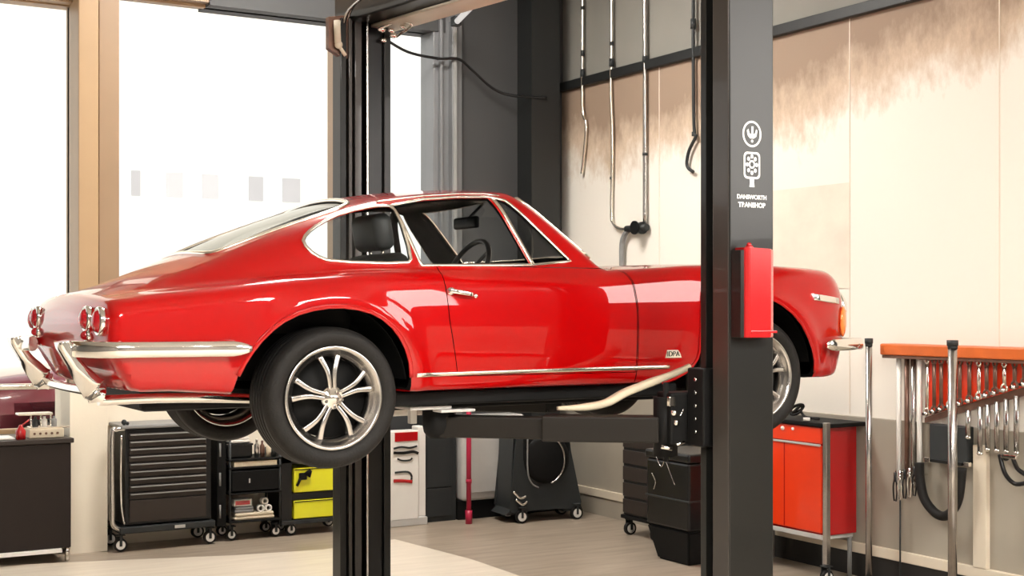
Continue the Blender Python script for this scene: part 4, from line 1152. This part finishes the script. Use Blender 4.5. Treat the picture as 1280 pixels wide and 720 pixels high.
# --- black bin with taper
t = thing('waste_bin', 'black tapered waste bin behind the near lift column', 'bin', (5.30, 6.80, 0))
bm = bmesh.new()
def frus(bm, z0, w0, d0, z1, w1, d1):
    a = [bm.verts.new((sx*w0, sy*d0, z0)) for sx, sy in ((-1, -1), (1, -1), (1, 1), (-1, 1))]; b = [bm.verts.new((sx*w1, sy*d1, z1)) for sx, sy in ((-1, -1), (1, -1), (1, 1), (-1, 1))]
    bm.faces.new(a[::-1]); bm.faces.new(b)
    for i in range(4): bm.faces.new((a[i], a[(i+1) % 4], b[(i+1) % 4], b[i]))
frus(bm, 0, .12, .16, .22, .165, .22); bmesh.ops.bevel(bm, geom=bm.edges[:], offset=.012, segments=2, affect='EDGES'); finish('base', bm, M['blackm'], t)
B('body', M['black'], t, (-.165, .165, -.22, .22, .222, .64), bev=.015); B('lid', M['black'], t, (-.172, .172, -.23, .23, .642, .70), bev=.015); B('rim', M['dgrey'], t, (-.17, .17, -.226, .226, .40, .412), bev=.003)
bm = bmesh.new(); tube(bm, [(-.175, .10, .66), (-.18, .04, .60), (-.178, .0, .64), (-.18, -.06, .56), (-.178, -.10, .50)], .004, 6); finish('chain', bm, M['alu'], t)
bm = bmesh.new(); tube(bm, [(-.178, .14, .55), (-.18, .10, .50), (-.178, .12, .45)], .004, 6); finish('catch', bm, M['alu'], t)
T('side_handle', M['alu'], t, [(.06, -.235, .66), (.12, -.25, .67), (.15, -.245, .60), (.15, -.235, .50)], .006, 8)

# --- red cabinet at the right wall
t = thing('steel_cabinet', 'bright orange-red cabinet on legs right of the near lift column', 'cabinet', (5.60, 5.90, 0))
B('body', M['redb'], t, (.0, .25, -.02, .72, .26, .90), bev=.008); B('door', M['rorange'], t, (-.016, .0, .005, .60, .275, .79), bev=.005); B('top_drawer', M['rorange'], t, (-.016, .0, .005, .60, .80, .895), bev=.005)
B('edge_rail', M['lgrey'], t, (-.024, -.014, .005, .60, .785, .797), bev=.002); B('panel_line', M['redb'], t, (-.019, -.015, .315, .320, .28, .785), bev=0)
B('worktop', M['blackm'], t, (-.03, .27, -.08, .78, .90, .925), bev=.006); B('lower_rail', M['lgrey'], t, (-.014, .24, .0, .70, .235, .262), bev=.003)
for y in (-.0, .68):
    for x in (.02, .22): Cy('leg', M['grey'], t, ((x, y+.01, .0), (x, y+.01, .24), .014), n=10)
bm = bmesh.new(); cyl(bm, (-.02, .12, .93), (-.02, .12, .948), .02); ball(bm, (-.02, .33, .87), .013, n=10); ball(bm, (-.02, .24, .872), .010, n=10); finish('knob', bm, M['white'], t)
t = thing('coiled_hose', 'small dark coil of cable on top of the orange-red cabinet', 'hose', (5.68, 6.22, .926))
bm = bmesh.new()
for k, (r, z) in enumerate(((.045, .05), (.036, .055), (.048, .06))):
    sweep(bm, [Vector((r*math.cos(2*PI*i/20)*.6+.004*k, r*math.sin(2*PI*i/20), z+r*.0+.028*math.cos(2*PI*i/20+k))) for i in range(20)], circ(.008, 6), closed=True)
finish('coil', bm, M['rubber'], t)
bm = bmesh.new(); tube(bm, [(0, -.04, .05), (.0, -.08, .015), (.0, -.20, .010)], .008, 6); finish('hose_tail', bm, M['rubber'], t)

def steel_pole(x, y, z1, r, label, foot=True, z0=0.):
    t = thing('steel_pole', label, 'pole', (x, y, 0), group=None)
    Cy('tube', M['alu'], t, ((0, 0, z0+.05), (0, 0, z1-.03), r)); Cy('cap', M['dgrey'], t, ((0, 0, z1-.03), (0, 0, z1), r*1.25), ((0, 0, z1-.045), (0, 0, z1-.03), r*1.1))
    Cy('foot', M['dgrey'], t, ((0, 0, 0), (0, 0, .05), r*1.3))
    return t
steel_pole(5.72, 5.655, 1.425, .019, 'upright steel pole with dark cap, between cabinet and wrench rack')
steel_pole(5.62, 4.955, 1.43, .024, 'thick upright steel pole with dark cap, in front of the wrench rack')
t = thing('square_post', 'short square steel post on a caster before the orange-red cabinet', 'post', (5.53, 5.80, 0))
B('shaft', M['alu'], t, (-.016, .016, -.016, .016, .115, .935), bev=.003); caster(t, 0, 0, .042)

# --- wrench rack on the right wall
def WX(bmf, name, m, par=None, **k):
    bm = bmesh.new(); bmf(bm); return finish(name, bm, m, par, **k)
t = thing('tool_rail', 'long orange wall rail from which the wrenches hang', 'rail', (5.80, 4.3, 1.33))
B('rail', M['orange'], t, (-.02, .10, .0, 1.33, .0, .065), bev=.008); B('rail_lip', M['wood'], t, (-.012, .06, .0, 1.32, -.018, -.001), bev=.003)
Cy('end_cap', M['orange'], t, ((.02, 1.33, .03), (.02, 1.342, .03), .024))
bm = bmesh.new(); prism(bm, [(4.30, 1.312), (5.345, 1.312), (5.345, 1.00), (4.66, 1.20), (4.30, 1.305)], 'x', 5.868, 5.897)
o = finish('back_board', bm, M['rorange'], None); tag(o, 'orange-red sloped board behind the upper wrenches', 'board')
bm = bmesh.new(); prism(bm, [(4.30, 1.30), (4.66, 1.195), (5.35, .985), (5.35, .955), (4.66, 1.15), (4.30, 1.265)], 'x', 5.842, 5.862)
o = thing('tool_strip', 'dark slanting holder strip crossing under the red board', 'holder', (0, 0, 0)); finish('strip', bm, M['wood'], o)
def diag(y): return .985+(5.35-y)*(1.195-.985)/(5.35-4.66)
def wrench(L_):
    """hanging combination wrench, top at z = 0, bottom at -L_"""
    def f(bm):
        lathe(bm, [(.009, -.005), (.017, -.005), (.017, .005), (.009, .005)], (0, 0, -.018), 'x', 18, closed=True)
        sweep(bm, [(0, 0, -.032), (0, 0, -L_*.5), (0, 0, -L_+.03)], rrect(.0125, .0045, .003, 1), up=(1, 0, 0))
        for s in (-1, 1): sweep(bm, smooth_path([(0, s*.004, -L_+.034), (0, s*.017, -L_+.020), (0, s*.014, -L_)], 4), rrect(.006, .006, .002, 1), up=(1, 0, 0))
    return f
ords = ['first', 'second', 'third', 'fourth', 'fifth', 'sixth', 'seventh', 'eighth', 'ninth', 'tenth', 'eleventh', 'twelfth', 'thirteenth']
ys = [5.315, 5.265, 5.215, 5.155, 5.085, 5.02, 4.955, 4.905, 4.85, 4.79, 4.725, 4.665, 4.60]
for k, y in enumerate(ys):
    L_ = 1.325-diag(y)-.012
    m_ = M['wood'] if k % 3 else M['trim']
    o = WX(wrench(L_), 'wrench', m_); o.location = (5.824, y, 1.322)
    tag(o, 'wrench hanging under the orange rail, %s from the left' % ords[k], 'wrench', 'wrenches under the orange rail')
    sk = WX(lambda bm: (ball(bm, (0, 0, 0), .016, (.8, 1, .9), 10), cyl(bm, (-.012, 0, 0), (-.02, 0, 0), .009, n=8)), 'socket_head', M['chrome'], o); sk.location = (-.012, 0, -L_+.004)
for k, y in enumerate((5.03, 4.95, 4.90, 4.84, 4.78, 4.715, 4.65)):
    z = diag(y)-.035; zb = .845 if k > 1 else .90-.08*k
    o = WX(lambda bm: (sweep(bm, [(0, 0, 0), (0, 0, zb-z)], rrect(.015, .006, .003, 1), up=(1, 0, 0)),), 'hanging_tool', M['alu'])
    o.location = (5.826, y, z); tag(o, 'pale flat tool under the slanting holder, %s from the left' % ords[k], 'tool', 'flat tools under the slanting holder')
    hd = WX(lambda bm: (ball(bm, (0, 0, 0), .017, (.7, 1.1, .7), 10),), 'tool_tip', M['chrome'], o); hd.location = (0, 0, zb-z)
# long pale bars at the left end
for k, (y, zb, m_) in enumerate(((5.535, .60, 'white'), (5.475, .66, 'wood'), (5.425, .62, 'alu'), (5.38, .60, 'white'))):
    o = WX(lambda bm: (cyl(bm, (0, 0, 0), (0, 0, zb-1.325), .014, n=12), ball(bm, (0, 0, -.0), .013, n=8), cyl(bm, (0, 0, zb-1.325), (0, 0, zb-1.36), .016, .008, n=10)), 'hanging_bar', M[m_])
    o.location = (5.835, y, 1.322); tag(o, ['white long bar, leftmost under the orange rail', 'brown long bar under the rail beside the leftmost white one', 'steel long bar under the rail between brown and white bars', 'white long bar beside the left end of the red board'][k], 'bar', 'long bars at the left of the rack')
# pliers
for k in range(5):
    y = 5.53-.036*k
    def pl(bm):
        for s in (-1, 1): tube(bm, [(0, s*.005, .0), (0, s*.014, -.04), (0, s*.012, -.09), (0, s*.006, -.125)], .0045, 8)
        sweep(bm, [(0, 0, .04), (0, 0, 0), (0, 0, -.012)], rrect(.008, .005, .002, 1), up=(1, 0, 0)); ball(bm, (0, 0, -.005), .011, (.7, 1, 1), 8)
    o = WX(pl, 'pliers', M['chrome'] if k % 2 else M['black']); o.location = (5.80, y, .62+.012*k)
    tag(o, '%s pliers hanging low at the left of the rack, %s from the left' % ('bright steel' if k % 2 else 'black', ords[k]), 'pliers', 'pliers left of the black hose loop')
o = thing('plier_bar', 'small steel hook bar carrying the row of pliers', 'bar', (5.84, 5.36, .655)); B('bar', M['chrome'], o, (-.012, .048, .0, .20, 0, .012), bev=.003); B('wall_mount', M['chrome'], o, (.0, .046, .09, .11, -.02, .0), bev=.002)
# thin rod hanging below the pliers
o = thing('thin_rod', 'thin grey rod standing on the floor under the pliers', 'rod', (5.83, 5.52, 0)); Cy('rod', M['dgrey'], o, ((0, 0, .0), (0, 0, .50), .005), n=8); Cy('foot', M['lgrey'], o, ((0, 0, 0), (0, 0, .012), .03))
# black holder box with the hose loop
o = thing('hose_holder', 'dark grey holder box on the wall under the slanting strip', 'holder', (5.84, 5.04, .755)); B('box', M['dgrey'], o, (-.02, .045, .0, .255, .0, .20), bev=.006); B('clip', M['chrome'], o, (-.03, -.01, -.03, .01, -.012, .012), bev=.003); B('clip', M['chrome'], o, (-.03, -.01, .245, .285, -.015, .012), bev=.003); B('lower_bar', M['black'], o, (-.028, -.005, .02, .24, -.012, .006), bev=.003)
bm = bmesh.new(); tube(bm, [(5.795, 5.345, .735), (5.79, 5.335, .64), (5.785, 5.30, .54), (5.785, 5.23, .475), (5.785, 5.16, .46), (5.785, 5.10, .50), (5.787, 5.06, .58), (5.795, 5.045, .735)], .026, 14, k=6)
o = finish('hanging_hose', bm, M['rubber'], None); tag(o, 'thick black hose hanging in a U below the dark holder', 'hose')
bm = bmesh.new(); tube(bm, [(5.80, 4.80, .83), (5.79, 4.76, .74), (5.79, 4.70, .69), (5.79, 4.63, .70)], .012, 10); tube(bm, [(5.80, 4.72, .83), (5.79, 4.68, .77), (5.79, 4.62, .74)], .012, 10)
ball(bm, (5.80, 4.76, .82), .02, n=10)
o = thing('hanging_cutter', 'black handled cutter hanging at the lower right of the rack', 'cutter'); finish('handles', bm, M['black'], o); B('jaw', M['chrome'], o, (5.78, 5.81, 4.68, 4.78, .815, .838), bev=.006)

# --- air and water lines high on the right wall
def line(name, pts, r, m, label, cat, extras=None, group=None):
    t = thing(name, label, cat, (5.87, pts[0][0], 0), group=group)
    T('tube', M[m], t, [(x, y-pts[0][0], z) for y, z, x in [(p[0], p[1], (p[2]-5.87 if len(p) > 2 else 0)) for p in pts]], r, 10)
    for (y, z, rr, h) in (extras or []): Cy('fitting', M['dgrey' if rr > .014 else 'trim'], t, ((0, y-pts[0][0], z), (0, y-pts[0][0], z+h), rr), n=12)
    return t
line('air_line', [(8.87, 4.58), (8.87, 3.9), (8.87, 3.2), (8.82, 3.05), (8.84, 2.85), (8.88, 2.66)], .012, 'trim', 'pale hose hanging on the right wall, nearest the black corner column', 'hose', [(8.87, 3.42, .018, .06), (8.87, 3.58, .016, .05), (8.87, 3.95, .015, .03)])
line('air_line', [(8.47, 4.58), (8.47, 3.6), (8.48, 3.3), (8.46, 2.9), (8.47, 2.35), (8.45, 2.25), (8.36, 2.20), (8.22, 2.19)], .012, 'trim', 'second pale pipe from the corner, bending towards the wall valve', 'pipe', [(8.47, 3.44, .020, .06), (8.47, 3.6, .016, .03), (8.47, 2.58, .015, .02)])
line('air_line', [(8.04, 4.58), (8.04, 3.4), (8.04, 2.8), (8.04, 2.22)], .016, 'alu', 'straight steel pipe running down to the wall valve', 'pipe', [(8.04, 3.40, .022, .05), (8.04, 2.72, .02, .02)])
line('air_line', [(7.47, 4.58), (7.47, 3.3), (7.46, 2.85), (7.44, 2.80), (7.52, 2.70), (7.54, 2.60), (7.47, 2.55)], .012, 'dgrey', 'dark hose with a pale curled end, left of the near lift column', 'hose', [(7.47, 3.55, .02, .07), (7.465, 2.80, .015, .03)])
t = thing('wall_valve', 'dark valve cluster joining two pipes on the right wall', 'valve', (5.86, 8.10, 2.19))
Cy('valve_body', M['dgrey'], t, ((0, -.10, 0), (0, .16, 0), .026)); Cy('flange', M['dgrey'], t, ((-.0, -.05, 0), (.0, -.02, 0), .045), ((0, .03, 0), (0, .05, 0), .04)); Cy('hand_wheel', M['blackm'], t, ((-.07, -.03, 0), (-.055, -.03, 0), .05), ((-.06, -.03, 0), (0, -.03, 0), .012))
bm = bmesh.new(); tube(bm, [(0, .14, -.01), (0, .19, -.05), (0, .22, -.12), (0, .22, -.30)], .020, 12); finish('down_hose', bm, M['grey'], t)

# ------------------------------------------------------------------ camera
TH = math.radians(30.5)
cam = bpy.data.cameras.new('camera'); camo = bpy.data.objects.new('camera', cam); COL.objects.link(camo)
camo.location = (0, 0, 1.6); camo.rotation_euler = (PI/2, 0, -TH)
cam.sensor_width = 36; cam.lens = 36*1685/1280; cam.shift_y = 25/1280; cam.clip_end = 500
SC.camera = camo
SC.view_settings.view_transform = 'Standard'; SC.view_settings.look = 'None'; SC.view_settings.gamma = 1; SC.view_settings.use_curve_mapping = False
SC.view_settings.exposure = .5

# ------------------------------------------------------------------ world and light
w = bpy.data.worlds.new('sky'); SC.world = w; w.use_nodes = True
nt = w.node_tree
for n in list(nt.nodes): nt.nodes.remove(n)
N = nt.nodes.new; Lk = nt.links.new
out = N('ShaderNodeOutputWorld'); bg = N('ShaderNodeBackground'); Lk(bg.outputs[0], out.inputs[0])
tc = N('ShaderNodeTexCoord'); nz = N('ShaderNodeTexNoise'); nz.inputs['Scale'].default_value = 3; nz.inputs['Detail'].default_value = 4
mp = N('ShaderNodeMapping'); mp.inputs['Scale'].default_value = (1, 1, 4); Lk(tc.outputs['Generated'], mp.inputs[0]); Lk(mp.outputs[0], nz.inputs['Vector'])
# glow towards the low sun on the left
dt = N('ShaderNodeVectorMath'); dt.operation = 'DOT_PRODUCT'; d = Vector((.10, .95, .26)).normalized(); dt.inputs[1].default_value = d
Lk(tc.outputs['Generated'], dt.inputs[0])
mr = N('ShaderNodeMapRange'); mr.inputs[1].default_value = .90; mr.inputs[2].default_value = 1.0; Lk(dt.outputs['Value'], mr.inputs[0])
mx = N('ShaderNodeMix'); mx.data_type = 'RGBA'; Lk(mr.outputs[0], mx.inputs[0]); mx.inputs[6].default_value = (.97, .965, .95, 1); mx.inputs[7].default_value = (1.06, 1.0, .84, 1)
m2 = N('ShaderNodeMix'); m2.data_type = 'RGBA'; m2.blend_type = 'MULTIPLY'; m2.inputs[0].default_value = 1
rp = N('ShaderNodeValToRGB'); rp.color_ramp.elements[0].position = .35; rp.color_ramp.elements[0].color = (.86, .86, .86, 1); rp.color_ramp.elements[1].position = .6; rp.color_ramp.elements[1].color = (1, 1, 1, 1)
Lk(nz.outputs['Fac'], rp.inputs[0]); Lk(mx.outputs[2], m2.inputs[6]); Lk(rp.outputs[0], m2.inputs[7]); Lk(m2.outputs[2], bg.inputs[0])
bg.inputs[1].default_value = 1.25
SC.cycles.max_bounces = 8; SC.cycles.diffuse_bounces = 4; SC.cycles.glossy_bounces = 4; SC.cycles.transparent_max_bounces = 12
SC.cycles.sample_clamp_indirect = 6
SC.cycles.use_denoising = True
